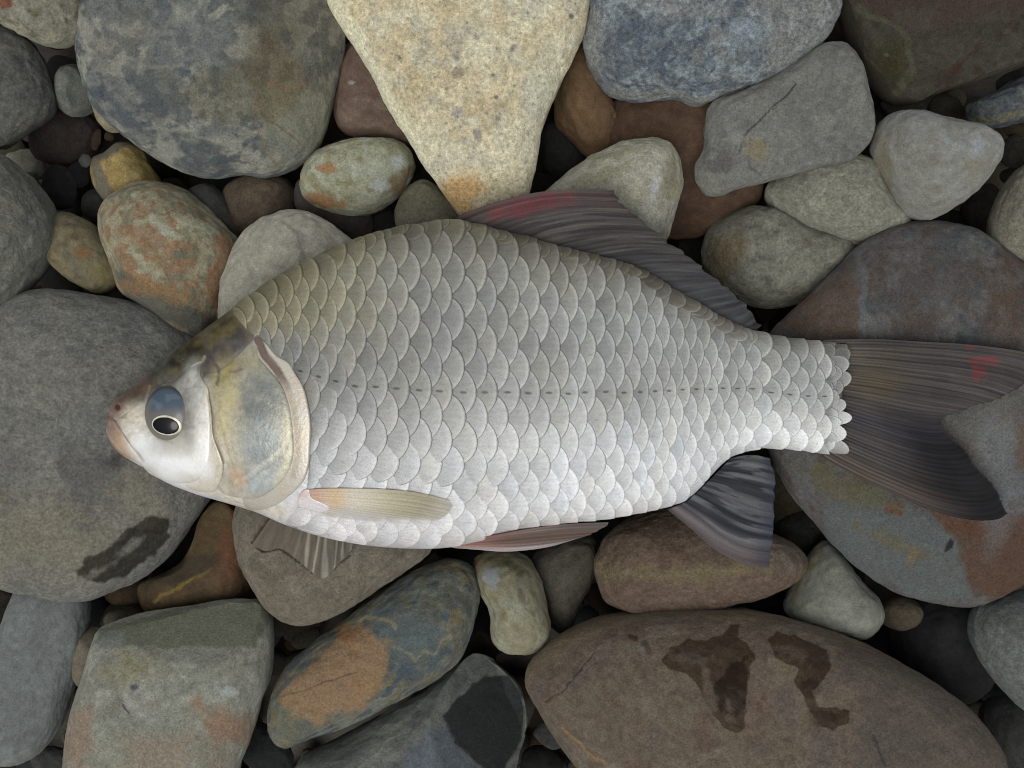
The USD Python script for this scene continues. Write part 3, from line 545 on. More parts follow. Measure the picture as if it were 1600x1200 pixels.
stone('pebble', 'tiny cream pebble above the corner of the squarish block', [(163,966),(172,956),(190,956),(202,968),(188,980),(168,978)], -34, 6, 8, [(128,122,102)] * 2, 'smooth', seed=65, cat='pebble')
stone(R, 'orange brown stone with a yellow streak under the gill',
      [(218,915),(224,945),(240,960),(320,949),(392,930),(395,870),(380,805),(345,780),(318,800),(305,840),(290,872),(262,892),(235,902)], -36, 19, 22,
      [(110,88,58),(98,78,54),(124,98,62)], 'smooth', 2.6, 1.8, 40, .8, seed=66, facets=[(225,915,390,850,-22,-.6,2)],
      patches=[(('line',[(243,942),(262,925),(300,908),(330,890)],4,4),(158,132,56),.8),(('ell',285,890,60,18,-15,.4,.4),(70,62,50),.7),(('ell',360,860,20,50,10,.5,.4),(128,82,54),.7)])
stone(R, 'dim tan stone peeping out under the dark grey head stone', [(165,925),(195,905),(232,905),(240,930),(205,945),(175,942)], -42, 9, 10, [(112,92,66),(98,84,64)], 'fine', seed=67)
stone(R, 'dark stone in the shadow beneath the gill and orange stone', [(255,880),(300,820),(330,790),(350,830),(320,900),(280,920)], -58, 14, 14, [(60,56,50),(52,50,46)], 'fine', seed=68)
stone(R, 'grey stone with a black facet at the bottom middle',
      [(445,1240),(462,1190),(520,1160),(622,1104),(700,1050),(742,1024),(792,1050),(818,1085),(826,1125),(818,1180),(790,1250),(650,1300),(500,1290)], -32, 22, 28,
      [(104,106,104),(116,118,114),(92,94,94)], 'fine', 3.2, 1.8, 50, .8, seed=69, cen=(650,1180), facets=[(690,1108,728,1200,-14,-1.3,.35),(520,1165,745,1028,-14,-1.1,.6)],
      patches=[(('poly',[(690,1118),(722,1085),(757,1056),(797,1054),(817,1085),(822,1123),(808,1168),(780,1220),(745,1190),(710,1162)],2.5,3),(50,53,55),.93),(('poly',[(630,1175),(690,1128),(712,1168),(770,1215),(640,1250)],6,8),(92,100,114),.7),(('ell',600,1140,50,16,-30,.5,.5),(126,126,116),.5),(('line',[(560,1200),(590,1170),(640,1140)],3,6),(138,138,128),.5)])
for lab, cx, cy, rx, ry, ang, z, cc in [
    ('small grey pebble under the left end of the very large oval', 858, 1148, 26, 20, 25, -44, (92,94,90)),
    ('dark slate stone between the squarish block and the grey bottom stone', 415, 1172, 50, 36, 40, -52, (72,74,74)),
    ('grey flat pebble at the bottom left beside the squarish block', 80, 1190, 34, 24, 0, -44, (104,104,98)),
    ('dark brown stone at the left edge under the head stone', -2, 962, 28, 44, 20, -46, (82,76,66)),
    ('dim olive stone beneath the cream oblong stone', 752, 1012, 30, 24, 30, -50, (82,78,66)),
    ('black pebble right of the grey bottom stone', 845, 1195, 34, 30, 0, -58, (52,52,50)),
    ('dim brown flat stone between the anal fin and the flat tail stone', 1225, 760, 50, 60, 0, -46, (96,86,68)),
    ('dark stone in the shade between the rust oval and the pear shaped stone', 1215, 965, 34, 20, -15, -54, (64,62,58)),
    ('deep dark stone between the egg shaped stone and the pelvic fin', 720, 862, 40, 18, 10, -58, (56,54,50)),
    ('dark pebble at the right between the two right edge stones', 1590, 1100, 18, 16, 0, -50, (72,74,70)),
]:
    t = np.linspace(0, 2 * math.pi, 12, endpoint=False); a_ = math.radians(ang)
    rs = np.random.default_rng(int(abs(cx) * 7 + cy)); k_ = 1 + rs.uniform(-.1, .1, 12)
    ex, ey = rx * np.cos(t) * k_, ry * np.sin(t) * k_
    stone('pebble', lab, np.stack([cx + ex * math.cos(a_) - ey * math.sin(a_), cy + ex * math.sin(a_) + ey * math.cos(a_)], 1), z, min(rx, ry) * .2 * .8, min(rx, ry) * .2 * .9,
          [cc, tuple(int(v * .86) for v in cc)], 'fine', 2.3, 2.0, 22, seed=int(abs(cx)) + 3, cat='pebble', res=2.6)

# ---------------------------------------------------------------- river bed: ground sheet and loose shingle
gm = usdkit.material(stage, '/World/Looks/wet_silt', {
    'geo': ('geometry', {}), 'n': ('noise_texture', {'scale': 60., 'detail': 8.0, 'roughness': .65}),
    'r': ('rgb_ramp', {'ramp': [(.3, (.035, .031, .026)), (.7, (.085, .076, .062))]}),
    'b': ('bump', {'distance': .004}), 'p': ('principled_bsdf', {'roughness': .8, 'specular_ior_level': .3})},
    [('geo.position', 'n.vector'), ('n.fac', 'r.fac'), ('r.color', 'p.base_color'), ('n.fac', 'b.height'), ('b.normal', 'p.normal')], surface='p.BSDF')
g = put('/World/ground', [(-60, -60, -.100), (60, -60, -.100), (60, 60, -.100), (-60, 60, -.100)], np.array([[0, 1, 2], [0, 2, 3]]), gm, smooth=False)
setmeta(g.GetPrim(), 'dark wet silt of the river bed under the stones', 'river bed', kind='structure')
rng = np.random.default_rng(5)
base = trimesh.creation.icosphere(subdivisions=2)
bv, bf = np.array(base.vertices), np.array(base.faces)
GV, GF, GC = [], [], []
pal = [lin(c) for c in [(110,106,96), (128,122,106), (100,86,70), (92,94,94), (134,126,106), (84,82,78)]]
def loose(x, y, z, r, sq):
    d = bv * (1 + .22 * (meshkit.fbm(bv * 1.3 + rng.uniform(0, 50, 3), 3, 3) - .5)[:, None] * 2)
    a = rng.uniform(0, 6.28); ca, sa = math.cos(a), math.sin(a)
    d = d * [r * rng.uniform(.8, 1.35), r * rng.uniform(.7, 1), r * sq]
    d = np.stack([d[:, 0] * ca - d[:, 1] * sa, d[:, 0] * sa + d[:, 1] * ca, d[:, 2]], 1) + [x, y, z]
    GF.append(bf + sum(len(v) for v in GV)); GV.append(d)
    c = pal[rng.integers(len(pal))] * rng.uniform(.20, .40)  # pebble colour cut down to paint in the darkness of the gaps
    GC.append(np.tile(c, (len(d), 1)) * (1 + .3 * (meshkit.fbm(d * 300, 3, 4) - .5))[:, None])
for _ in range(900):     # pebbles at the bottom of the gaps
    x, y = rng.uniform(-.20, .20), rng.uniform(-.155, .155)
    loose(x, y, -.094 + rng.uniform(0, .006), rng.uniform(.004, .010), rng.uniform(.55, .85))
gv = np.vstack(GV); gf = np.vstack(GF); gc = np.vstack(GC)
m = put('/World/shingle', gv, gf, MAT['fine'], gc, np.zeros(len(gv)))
setmeta(m.GetPrim(), 'small loose pebbles filling the gaps between the stones', 'shingle', kind='stuff')
GV, GF, GC = [], [], []
tries = 0
taken = []
while len(taken) < 230 and tries < 6000:      # the stone bar carries on outside the picture
    tries += 1
    x, y = rng.uniform(-.75, .75), rng.uniform(-.65, .65)
    r = rng.uniform(.022, .048)
    if abs(x) < .178 + r and abs(y) < .138 + r:
        continue
    if any((x - a) ** 2 + (y - b) ** 2 < (.78 * (r + c)) ** 2 for a, b, c in taken):
        continue
    taken.append((x, y, r))
    loose(x, y, -.062 + r * .62, r, .62)
gv = np.vstack(GV); gf = np.vstack(GF); gc = np.vstack(GC)
m = put('/World/cobbles', gv, gf, MAT['grit'], gc, np.zeros(len(gv)))
setmeta(m.GetPrim(), 'rounded river cobbles of the bar beyond the picture', 'cobbles', kind='stuff')

# ---------------------------------------------------------------- the fish
Z0 = 0.016                                   # plane on which its outline is drawn
fish_skin = usdkit.material(stage, '/World/Looks/fish_skin', {
    'geo': ('geometry', {}), 'col': ('attribute', {'attribute': 'col'}), 'wet': ('attribute', {'attribute': 'wet'}),
    'n': ('noise_texture', {'scale': 3500., 'detail': 3.0, 'roughness': .6}),
    'r': ('map_range', {'from_min': .3, 'from_max': .7, 'to_min': .80, 'to_max': 1.14, 'clamp': True}),
    'c': ('vector_math', {'math_type': 'scale'}),
    'n2': ('noise_texture', {'scale': 900., 'detail': 3.0}),
    'b': ('bump', {'distance': .00016}),
    'p': ('principled_bsdf', {'roughness': .34, 'specular_ior_level': .22, 'coat_weight': .08, 'coat_roughness': .14, 'metallic': .18})},
    [('geo.position', 'n.vector'), ('geo.position', 'n2.vector'), ('n.fac', 'r.value'), ('col.color', 'c.vector1'), ('r.result', 'c.scale'), ('c.vector', 'p.base_color'),
     ('n2.fac', 'b.height'), ('b.normal', 'p.normal')], surface='p.BSDF')
silver_skin = usdkit.material(stage, '/World/Looks/silver_cheek', {
    'geo': ('geometry', {}), 'col': ('attribute', {'attribute': 'col'}), 'n2': ('noise_texture', {'scale': 800., 'detail': 3.0}), 'b': ('bump', {'distance': .00012}),
    'p': ('principled_bsdf', {'roughness': .42, 'specular_ior_level': .4, 'metallic': .3})},
    [('col.color', 'p.base_color'), ('geo.position', 'n2.vector'), ('n2.fac', 'b.height'), ('b.normal', 'p.normal')], surface='p.BSDF')
scale_mat = usdkit.material(stage, '/World/Looks/fish_scale', {
    'geo': ('geometry', {}), 'col': ('attribute', {'attribute': 'col'}), 'sc': ('attribute', {'attribute': 'sc'}),
    'xyz': ('separate_xyz', {}),
    'rad': ('math', {'math_type': 'multiply', 'value1': 1.0}),           # t*t
    'rad2': ('math', {'math_type': 'multiply_add'}), 'rad3': ('math', {'math_type': 'sqrt'}),
    # fine radial lines
    'tp': ('math', {'math_type': 'add', 'value2': 1.1}),
    'ang': ('math', {'math_type': 'arctan2'}), 'angs': ('math', {'math_type': 'multiply', 'value2': 46.0}), 'si': ('math', {'math_type': 'sine'}),
    'lin': ('map_range', {'from_min': -1., 'from_max': 1., 'to_min': .965, 'to_max': 1.03, 'clamp': True}),
    # dark pigment dots
    'n': ('noise_texture', {'scale': 2700., 'detail': 3.0, 'roughness': .75}),
    'dots': ('map_range', {'from_min': .36, 'from_max': .50, 'to_min': .66, 'to_max': 1.05, 'clamp': True}),
    'n2': ('noise_texture', {'scale': 420., 'detail': 3.0}),
    'big': ('map_range', {'from_min': .3, 'from_max': .7, 'to_min': .90, 'to_max': 1.08, 'clamp': True}),
    # bright outer rim, then a dark outline: pigment plus painted shadow between scales
    'rim': ('rgb_ramp', {'ramp': [(0, (.92,.92,.92)), (.66, (.95,.95,.95)), (.82, (1.06,1.06,1.05)), (.90, (1.32,1.32,1.3)), (.952, (1.46,1.46,1.43)), (.980, (.96,.95,.92)), (1.0, (.62,.61,.58))]}), 'rimv': ('rgb_to_bw', {}), 'sd': ('attribute', {'attribute': 'sd'}), 'sdx': ('separate_xyz', {}), 'rimm': ('mix_float', {'a': 1.0}),
    # pore of the lateral line, primvar z carries its darkness
    'pt': ('math', {'math_type': 'subtract', 'value2': .46}), 'pt2': ('math', {'math_type': 'divide', 'value2': .17}), 'pt3': ('math', {'math_type': 'multiply'}),
    'pv2': ('math', {'math_type': 'divide', 'value2': .052}), 'pv3': ('math', {'math_type': 'multiply_add'}),
    'pore': ('map_range', {'from_min': .5, 'from_max': 1.3, 'to_min': .66, 'to_max': 0., 'clamp': True}),
    'pore2': ('math', {'math_type': 'multiply'}), 'pore3': ('math', {'math_type': 'subtract', 'value1': 1.0}),
    'm1': ('math', {'math_type': 'multiply'}), 'm2': ('math', {'math_type': 'multiply'}), 'm3': ('math', {'math_type': 'multiply'}), 'm4': ('math', {'math_type': 'multiply'}),
    'c': ('vector_math', {'math_type': 'scale'}),
    'b': ('bump', {'distance': .00006}),
    'p': ('principled_bsdf', {'roughness': .42, 'specular_ior_level': .32, 'metallic': .12, 'coat_weight': .06, 'coat_roughness': .22})},
    [('sc.vector', 'xyz.vector'), ('xyz.x', 'rad.value1'), ('xyz.x', 'rad.value2'), ('xyz.y', 'rad2.value1'), ('xyz.y', 'rad2.value2'), ('rad.value', 'rad2.value3'), ('rad2.value', 'rad3.value1'),
     ('xyz.x', 'tp.value1'), ('xyz.y', 'ang.value1'), ('tp.value', 'ang.value2'), ('ang.value', 'angs.value1'), ('angs.value', 'si.value1'), ('si.value', 'lin.value'),
     ('geo.position', 'n.vector'), ('geo.position', 'n2.vector'), ('n.fac', 'dots.value'), ('n2.fac', 'big.value'), ('rad3.value', 'rim.fac'), ('rim.color', 'rimv.color'), ('sd.vector', 'sdx.vector'), ('sdx.x', 'rimm.fac'), ('rimv.val', 'rimm.b'),
     ('xyz.x', 'pt.value1'), ('pt.value', 'pt2.value1'), ('pt2.value', 'pt3.value1'), ('pt2.value', 'pt3.value2'),
     ('xyz.y', 'pv2.value1'), ('pv2.value', 'pv3.value1'), ('pv2.value', 'pv3.value2'), ('pt3.value', 'pv3.value3'), ('pv3.value', 'pore.value'),
     ('pore.result', 'pore2.value1'), ('xyz.z', 'pore2.value2'), ('pore2.value', 'pore3.value2'),
     ('lin.result', 'm1.value1'), ('dots.result', 'm1.value2'), ('m1.value', 'm2.value1'), ('rimm.result', 'm2.value2'), ('m2.value', 'm3.value1'), ('pore3.value', 'm3.value2'),
     ('m3.value', 'm4.value1'), ('big.result', 'm4.value2'),
     ('col.color', 'c.vector1'), ('m4.value', 'c.scale'), ('c.vector', 'p.base_color'), ('lin.result', 'b.height'), ('b.normal', 'p.normal')], surface='p.BSDF')
fin_mat = usdkit.material(stage, '/World/Looks/fin_membrane', {
    'geo': ('geometry', {}), 'col': ('attribute', {'attribute': 'col'}), 'wet': ('attribute', {'attribute': 'wet'}),
    'n': ('noise_texture', {'scale': 2600., 'detail': 3.0, 'roughness': .65}),
    'r': ('map_range', {'from_min': .3, 'from_max': .7, 'to_min': .78, 'to_max': 1.2, 'clamp': True}),
    'c': ('vector_math', {'math_type': 'scale'}),
    'p': ('principled_bsdf', {'roughness': .45, 'specular_ior_level': .16}),
    'tr': ('transparent_bsdf', {}), 'tl': ('translucent_bsdf', {}), 'm0': ('mix_closure', {'fac': .15}), 'm': ('mix_closure', {})},
    [('geo.position', 'n.vector'), ('n.fac', 'r.value'), ('col.color', 'c.vector1'), ('r.result', 'c.scale'), ('c.vector', 'p.base_color'), ('c.vector', 'tl.color'),
     ('p.BSDF', 'm0.closure1'), ('tl.BSDF', 'm0.closure2'), ('m0.closure', 'm.closure1'), ('tr.BSDF', 'm.closure2'), ('wet.fac', 'm.fac')], surface='m.closure')
def plain(name, color, rough, coat=0., spec=.5):
    return usdkit.material(stage, f'/World/Looks/{name}', {'geo': ('geometry', {}), 'n': ('noise_texture', {'scale': 1800., 'detail': 2.0}),
        'r': ('rgb_ramp', {'ramp': [(.3, tuple(np.array(color) * .85)), (.7, tuple(np.array(color) * 1.12))]}),
        'p': ('principled_bsdf', {'roughness': rough, 'coat_weight': coat, 'coat_roughness': .03, 'specular_ior_level': spec})},
        [('geo.position', 'n.vector'), ('n.fac', 'r.fac'), ('r.color', 'p.base_color')], surface='p.BSDF')

TOP = np.array([(159,657),(161,645),(166,633),(176,622),(205,603),(235,578),(270,548),(310,519),(345,494),(380,468),(430,434),(490,402),(550,378),(610,360),(660,351),(705,346),(760,356),(825,372),(870,386),(937,402),(997,420),(1060,456),(1122,492),(1160,511),(1185,518),(1226,526),(1269,531),(1300,534),(1322,538)], float)
BOT = np.array([(159,659),(161,675),(166,692),(180,708),(210,725),(250,752),(300,772),(350,786),(400,801),(450,822),(500,838),(560,850),(620,856),(680,857),(715,853),(760,842),(800,830),(885,817),(942,812),(998,803),(1041,794),(1072,783),(1105,752),(1140,717),(1183,703),(1226,702),(1264,706),(1290,710),(1322,710)], float)
WID = np.array([(159,.6),(163,2.6),(175,4.8),(200,7.5),(240,10.5),(290,13.5),(350,16.5),(430,19),(520,20.5),(640,21),(760,20.5),(900,18),(1050,13.2),(1150,9.6),(1250,7.0),(1322,3.2)], float)
MIDZ = np.array([(159,9.5),(250,12),(400,15),(600,17),(900,16),(1100,13),(1250,10),(1322,8.5)], float)
def _dense(A):
    q = catmull(A, 600, closed=False); o = np.argsort(q[:, 0]); return q[o]
TOPd, BOTd = _dense(TOP), _dense(BOT)
from scipy.interpolate import PchipInterpolator
WF, MF = PchipInterpolator(*WID.T), PchipInterpolator(*MIDZ.T)
yt = lambda x: np.interp(x, TOPd[:, 0], TOPd[:, 1]); yb = lambda x: np.interp(x, BOTd[:, 0], BOTd[:, 1])
def body_z(bx, by):
    """height (m) of the flank that faces up, at outline-plane pixels"""
    bx = np.clip(bx, 159.5, 1321.5)
    a, b = yt(bx), yb(bx); v = np.clip((by - (a + b) / 2) / np.maximum((b - a) / 2, .5), -1, 1)
    w = WF(bx)
    z = w * np.maximum(1 - np.abs(v) ** 2.25, 0) ** .56
    # eye socket hollow and a shallow relief of the head bones
    z = z - 1.0 * np.exp(-(((bx - 260) / 42) ** 2 + ((by - 648) / 46) ** 2) ** 2)
    z = z - .5 * np.exp(-((bx - 182) / 7) ** 2 - ((by - 637) / 6) ** 2)
    return (MF(bx) + z) / 1000.
def on_body(px, py, lift=0.0):
    """photo pixels -> outline-plane pixels and height of the flank seen there"""
    bx, by = px.astype(float).copy(), py.astype(float).copy()
    for _ in range(6):
        z = body_z(bx, by) + lift
        k = (C - z) / (C - Z0)
        bx, by = 800 + (px - 800) * k, 600 + (py - 600) * k
    return bx, by, z
def fish_w(bx, by, z):
    k = S * (C - Z0) / C
    return np.stack([(bx - 800) * k, (600 - by) * k, z], -1)

LL = np.array([(300,530),(350,545),(440,565),(472,576),(500,585),(527,593),(559,600),(591,604),(625,606),(692,610),(760,613),(900,614),(1000,612),(1100,608),(1180,607),(1210,612),(1340,622)], float)
yll = PchipInterpolator(*LL.T)
def flank(px, py):
    """colour of the flank by height and place: dark olive back, silver side, white belly"""
    a, b, l = yt(px), yb(px), yll(np.clip(px, 300, 1340))
    up = np.clip((l - py) / np.maximum(l - a, 20), 0, 1.1); dn = np.clip((py - l) / np.maximum(b - l, 20), 0, 1.1)
    ups = [(0, (126,126,121)), (.3, (128,128,124)), (.6, (137,137,132)), (.8, (143,142,134)), (.93, (128,124,112)), (1.0, (96,91,76)), (1.08, (70,66,52))]
    dns = [(0, (126,126,121)), (.25, (138,138,136)), (.5, (160,161,161)), (.75, (202,202,202)), (.92, (222,220,219)), (1.08, (220,213,211))]
    f = lambda t, tab: np.stack([np.interp(t, [k for k, _ in tab], lin([c for _, c in tab])[:, i]) for i in range(3)], -1)
    col = np.where((py < l)[..., None], f(up, ups), f(dn, dns))
    col = col * 1.02
    t = (sstep(640, 1150, px) * .37 * (1 + dn))[..., None]
    tail_ = lin((196,198,196)) + (lin((222,225,224)) - lin((196,198,196))) * np.clip(dn * 1.6, 0, 1)[..., None]
    col = col + np.maximum(tail_ - col, 0) * t * np.clip(2.0 * (1 - up), 0, 1)[..., None]
    g = (sstep(700, 420, px) * sstep(.15, .5, up) * .72)[..., None]
    col = col + (lin((146,139,106)) - col) * g
    return col

blobs = [  # head colours: (x, y, rx, ry, degrees, colour, strength)
    (258,574,92,29,-39,(48,46,34),1.), (340,512,80,32,-37,(50,47,35),1.), (212,612,32,18,-40,(82,66,56),.95), (300,566,34,9,-38,(84,79,62),.6), (372,488,36,18,-36,(74,69,54),.8),
    (188,636,20,22,0,(116,88,76),.85), (172,662,14,28,-10,(142,124,116),.95), (192,700,20,22,30,(176,148,118),.9), (206,712,20,10,30,(166,136,98),.7),
    (212,654,26,26,0,(212,204,184),.85), (230,682,30,26,20,(226,222,210),.85), (240,712,46,26,35,(238,239,237),.95), (288,733,46,24,10,(248,249,249),1.), (315,690,18,60,0,(232,231,226),.9), (303,605,18,40,0,(196,196,188),.85),
    (262,612,40,30,0,(110,110,108),.6), (268,700,44,16,0,(196,194,186),.5), (296,672,14,34,0,(150,146,138),.6), (260,650,40,50,0,(110,106,100),.6),
    (350,548,46,17,-38,(84,78,76),.95), (380,523,36,15,-35,(80,74,70),.9), (322,580,13,17,0,(80,70,74),.9), (350,520,36,9,-38,(128,118,80),.5), (338,512,8,6,0,(110,102,74),.5), (320,530,20,6,-30,(140,128,88),.5),
    (270,583,12,4,-20,(110,104,58),.5), (340,640,10,60,4,(166,154,132),.7), (350,594,22,36,6,(150,141,100),.85), (346,650,13,40,8,(174,166,134),.65), (368,570,20,14,-20,(130,116,72),.5), (360,645,17,50,8,(186,175,138),.8), (372,700,22,34,20,(206,194,168),.6),
    (408,628,36,48,-8,(118,121,116),.95), (406,690,36,38,0,(140,146,145),.9), (412,748,40,24,-24,(176,182,181),.9), (449,690,7,50,0,(190,182,150),.6), (440,745,9,20,30,(200,192,160),.6), (372,748,14,18,-20,(206,168,128),.7), (400,560,24,20,-40,(150,146,116),.6),
    (330,760,60,14,18,(208,202,186),.7), (400,790,70,14,18,(214,204,184),.7), (345,720,12,34,0,(200,194,176),.7),
    (256,596,36,14,-28,(90,86,78),.85), (222,606,18,16,-38,(104,84,72),.8), (184,637,5,5,0,(104,66,58),.8), (167,655,4,14,0,(120,84,84),.4),
    (368,580,14,3,-15,(78,66,66),.5),
]
hlines = [([(452,668),(441,698),(416,722),(388,742),(366,754)], 3.5, (206,200,180), .42), ([(455,680),(444,706),(420,729),(392,748)], 2., (142,138,124), .55),
          ([(326,612),(333,648),(337,684),(350,722)], 3., (132,118,104), .6), ([(340,612),(346,660),(356,706),(370,742)], 2.5, (150,136,108), .45),
          ([(332,560),(344,584),(340,600)], 4, (74,64,66), .7), ([(300,572),(316,566),(322,560)], 3, (206,204,196), .5), ([(286,608),(305,604),(318,606)], 1.8, (130,126,120), .5),
          ([(168,652),(180,658),(192,676),(206,696),(226,722)], 2.2, (112,88,78), .75), ([(164,668),(176,690),(192,706)], 2., (196,176,164), .5),
          ([(228,748),(262,764),(300,776),(350,786)], 2.5, (222,216,206), .5), ([(360,782),(400,792),(430,786)], 2, (170,164,148), .5), ([(234,604),(228,630),(232,660),(246,684),(268,690)], 3, (150,142,130), .5)]
def paint(px, py, col, seed=3):
    n = (fbm2(px, py, 22, seed, 4) - .5)
    for i, (cx, cy, rx, ry, deg, c, st) in enumerate(blobs):
        a = math.radians(deg); u = ((px - cx) * math.cos(a) + (py - cy) * math.sin(a)) / rx; v = (-(px - cx) * math.sin(a) + (py - cy) * math.cos(a)) / ry
        m = np.exp(-np.maximum(0, (u * u + v * v)) ** 1.9 * .95) * st
        m = np.clip(m * (1 + n * .9), 0, 1)
        col = col + (lin(c) - col) * m[..., None]
    for pts_, w_, c_, st_ in hlines:
        dd = line_d(px + n * 5, py + n * 5, pts_)
        col = col + (lin(c_) - col) * (sstep(w_, w_ * .3, dd) * st_)[..., None]
    fine_ = (fbm2(px, py, 7, seed + 20, 4) - .5) * .30 + (fbm2(px, py, 3.2, seed + 21, 2) - .5) * .22
    wht = sstep(660, 700, py) * sstep(345, 325, px)
    col = col * (1 + fine_ * (1 - .75 * wht) + .07 * wht)[..., None]
    gold = sstep(.45, .7, fbm2(px * .35 + py * .1, py, 6, seed + 23, 4)) * np.exp(-((px - 362) / 26) ** 2 - ((py - 612) / 46) ** 2)
    col = col + (lin((196,184,134)) - col) * (gold * .38)[..., None]
    # golden flecks on crown and gill cover
    g = sstep(.62, .74, fbm2(px, py, 9, seed + 8, 4)) * sstep(460, 380, px) * np.clip(1 - np.abs((py - (yt(px) + 46)) / 60), 0, 1)
    return col + (lin((128,118,78)) - col) * (g * .4)[..., None]

fish = UsdGeom.Xform.Define(stage, '/World/crucian_carp')
setmeta(fish.GetPrim(), 'silver crucian carp lying on its side across the stones, head to the left', 'fish')
FP = '/World/crucian_carp/'

# body: one continuous closed surface
nx = 560
s_ = np.linspace(0, 1, nx); bxs = 159.6 + (1321.0 - 159.6) * (s_ ** 1.25)
nv = 260
th = np.linspace(0, 2 * math.pi, nv, endpoint=False)
vv = -np.cos(th); up_side = np.sin(th) >= 0
BX = np.repeat(bxs[:, None], nv, 1)
A_, B_ = yt(BX), yb(BX); VV = np.repeat(vv[None], nx, 0)
VV = np.sign(VV) * np.abs(VV) ** .9
BY = (A_ + B_) / 2 + VV * (B_ - A_) / 2
ZT = body_z(BX, BY); MZ = MF(np.clip(BX, 159.5, 1321.5)) / 1000.
ZZ = np.where(up_side[None], ZT, MZ - (ZT - MZ) * .95)
# under the scales the skin sits a little deeper
px_, py_ = VIS(*(fish_w(BX, BY, ZZ)[..., i] for i in range(3)))
HEAD = [(362,470),(365,490),(395,520),(420,535),(449,563),(475,603),(486,640),(485,693),(482,735),(478,776),(450,806),(420,850),(100,900),(100,400)]
hd = poly_sd(px_, py_, HEAD)
ZZ = ZZ - np.where(up_side[None], sstep(-6, 10, hd) * .0005, 0)
colb = flank(px_, py_)
hm = sstep(14, -14, hd)[..., None]
colh = paint(px_, py_, colb)
colb = colb + (colh - colb) * hm
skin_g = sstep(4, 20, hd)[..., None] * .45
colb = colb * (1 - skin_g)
# smooth white belly beside the fin with a pinkish lower edge
bel = (sstep(470, 540, px_) * sstep(720, 660, px_) * sstep(770, 800, py_))[..., None] * .75
colb = colb + (lin((214,209,207)) - colb) * bel
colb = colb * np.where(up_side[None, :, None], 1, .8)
V = fish_w(BX, BY, ZZ).reshape(-1, 3); F = grid_faces(nx, nv, True)
V = np.vstack([V, V[:nv].mean(0), V[-nv:].mean(0)]); n_ = len(V); j = np.arange(nv)
F = np.vstack([F, np.stack([np.full(nv, n_ - 2), (j + 1) % nv, j], 1), np.stack([np.full(nv, n_ - 1), (nx - 1) * nv + j, (nx - 1) * nv + (j + 1) % nv], 1)])
if trimesh.Trimesh(V, F, process=False).volume < 0:
    F = F[:, ::-1]
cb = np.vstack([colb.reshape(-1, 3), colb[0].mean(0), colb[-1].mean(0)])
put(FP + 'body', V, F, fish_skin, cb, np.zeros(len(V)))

def plate(name, pts, lift_f, color_f, mat, nring=26, res=2.0, label=None, drop=.0009, round_=.12, wet=0.):
    """a thin plate of the head lying on the flank; lift_f(px,py) is its height over the flank in mm"""
    pts = np.asarray(pts, float)
    per = np.linalg.norm(np.diff(np.vstack([pts, pts[:1]]), axis=0), axis=1).sum()
    N = int(per / res); P = catmull(pts, N)
    if (P[:, 0] * np.roll(P[:, 1], -1) - np.roll(P[:, 0], -1) * P[:, 1]).sum() > 0:
        P = P[::-1]
    c = P.mean(0)
    r = np.concatenate([np.linspace(.03, .9, nring - 6), [.94, .965, .985, .996, 1.0, 1.0]])
    X = c[0] + r[:, None] * (P[:, 0] - c[0])[None]; Y = c[1] + r[:, None] * (P[:, 1] - c[1])[None]
    bx, by, z = on_body(X, Y)
    lf = lift_f(X, Y) / 1000.
    e = np.clip((1 - r) / round_, 0, 1); e = np.sqrt(np.maximum(1 - (1 - e) ** 2, 0))[:, None]
    zz = z + lf * (.45 + .55 * e); zz[-1] = z[-1] - drop
    W = fish_w(bx, by, zz).reshape(-1, 3)
    F = grid_faces(len(r), N, True)
    W = np.vstack([W, W[:N].mean(0)]); j = np.arange(N)
    F = np.vstack([F, np.stack([np.full(N, len(W) - 1), (j + 1) % N, j], 1)])
    nrm = np.cross(W[F[:, 1]] - W[F[:, 0]], W[F[:, 2]] - W[F[:, 0]])
    if nrm[:, 2].sum() < 0:
        F = F[:, ::-1]
    col = color_f(X, Y)
    m = put(FP + name, W, F, mat, np.vstack([col.reshape(-1, 3), col[0].mean(0)]), np.full(len(W), wet))
    setmeta(m.GetPrim(), label)
    return m
tint = lambda c, k: (lambda X, Y: (lambda q: q + (lin(c) - q) * k)(paint(X, Y, np.tile(lin(c), X.shape + (1,)), 5)))
# shoulder skin behind the gill, gill cover, front gill cover bone, cheek
def shoulder_col(X, Y):
    c = np.tile(lin((190,185,172)), X.shape + (1,)); n = fbm2(X, Y, 16, 4, 4)
    c = c + (lin((190,178,158)) - c) * (sstep(.4, .8, n) * .5)[..., None]
    d = line_d(X, Y, [(403,530),(414,556),(432,577),(448,604),(459,634),(466,676),(467,712),(458,744)])
    c = c + (lin((70,56,66)) - c) * (sstep(9, 4, d) * sstep(622, 580, Y) * .95)[..., None]
    return c + (lin((150,130,104)) - c) * (sstep(7, 2, d) * .4)[..., None]
plate('gill_membrane', [(399,522),(415,536),(432,556),(450,566),(462,584),(474,604),(482,634),(486,664),(485,696),(483,726),(474,752),(455,772),(425,792),(385,794),(380,740),(400,640),(396,560)], lambda X, Y: .35 + .75 * sstep(425, 476, X) * sstep(535, 575, Y), shoulder_col, fish_skin, round_=.05)
def gill_col(X, Y):
    return paint(X, Y, np.tile(lin((162,159,146)), X.shape + (1,)), 5)
plate('gill_cover', [(402,527),(404,555),(420,577),(440,602),(452,632),(459,672),(460,712),(450,739),(430,762),(405,777),(375,778),(345,768),(330,740),(322,690),(320,640),(316,605),(322,586),(345,578),(375,552)],
      lambda X, Y: .30 + 1.0 * sstep(330, 452, X) * sstep(530, 590, Y) + .5 * np.exp(-((X - 400) / 34) ** 2 - ((Y - 650) / 60) ** 2), gill_col, fish_skin, nring=40)
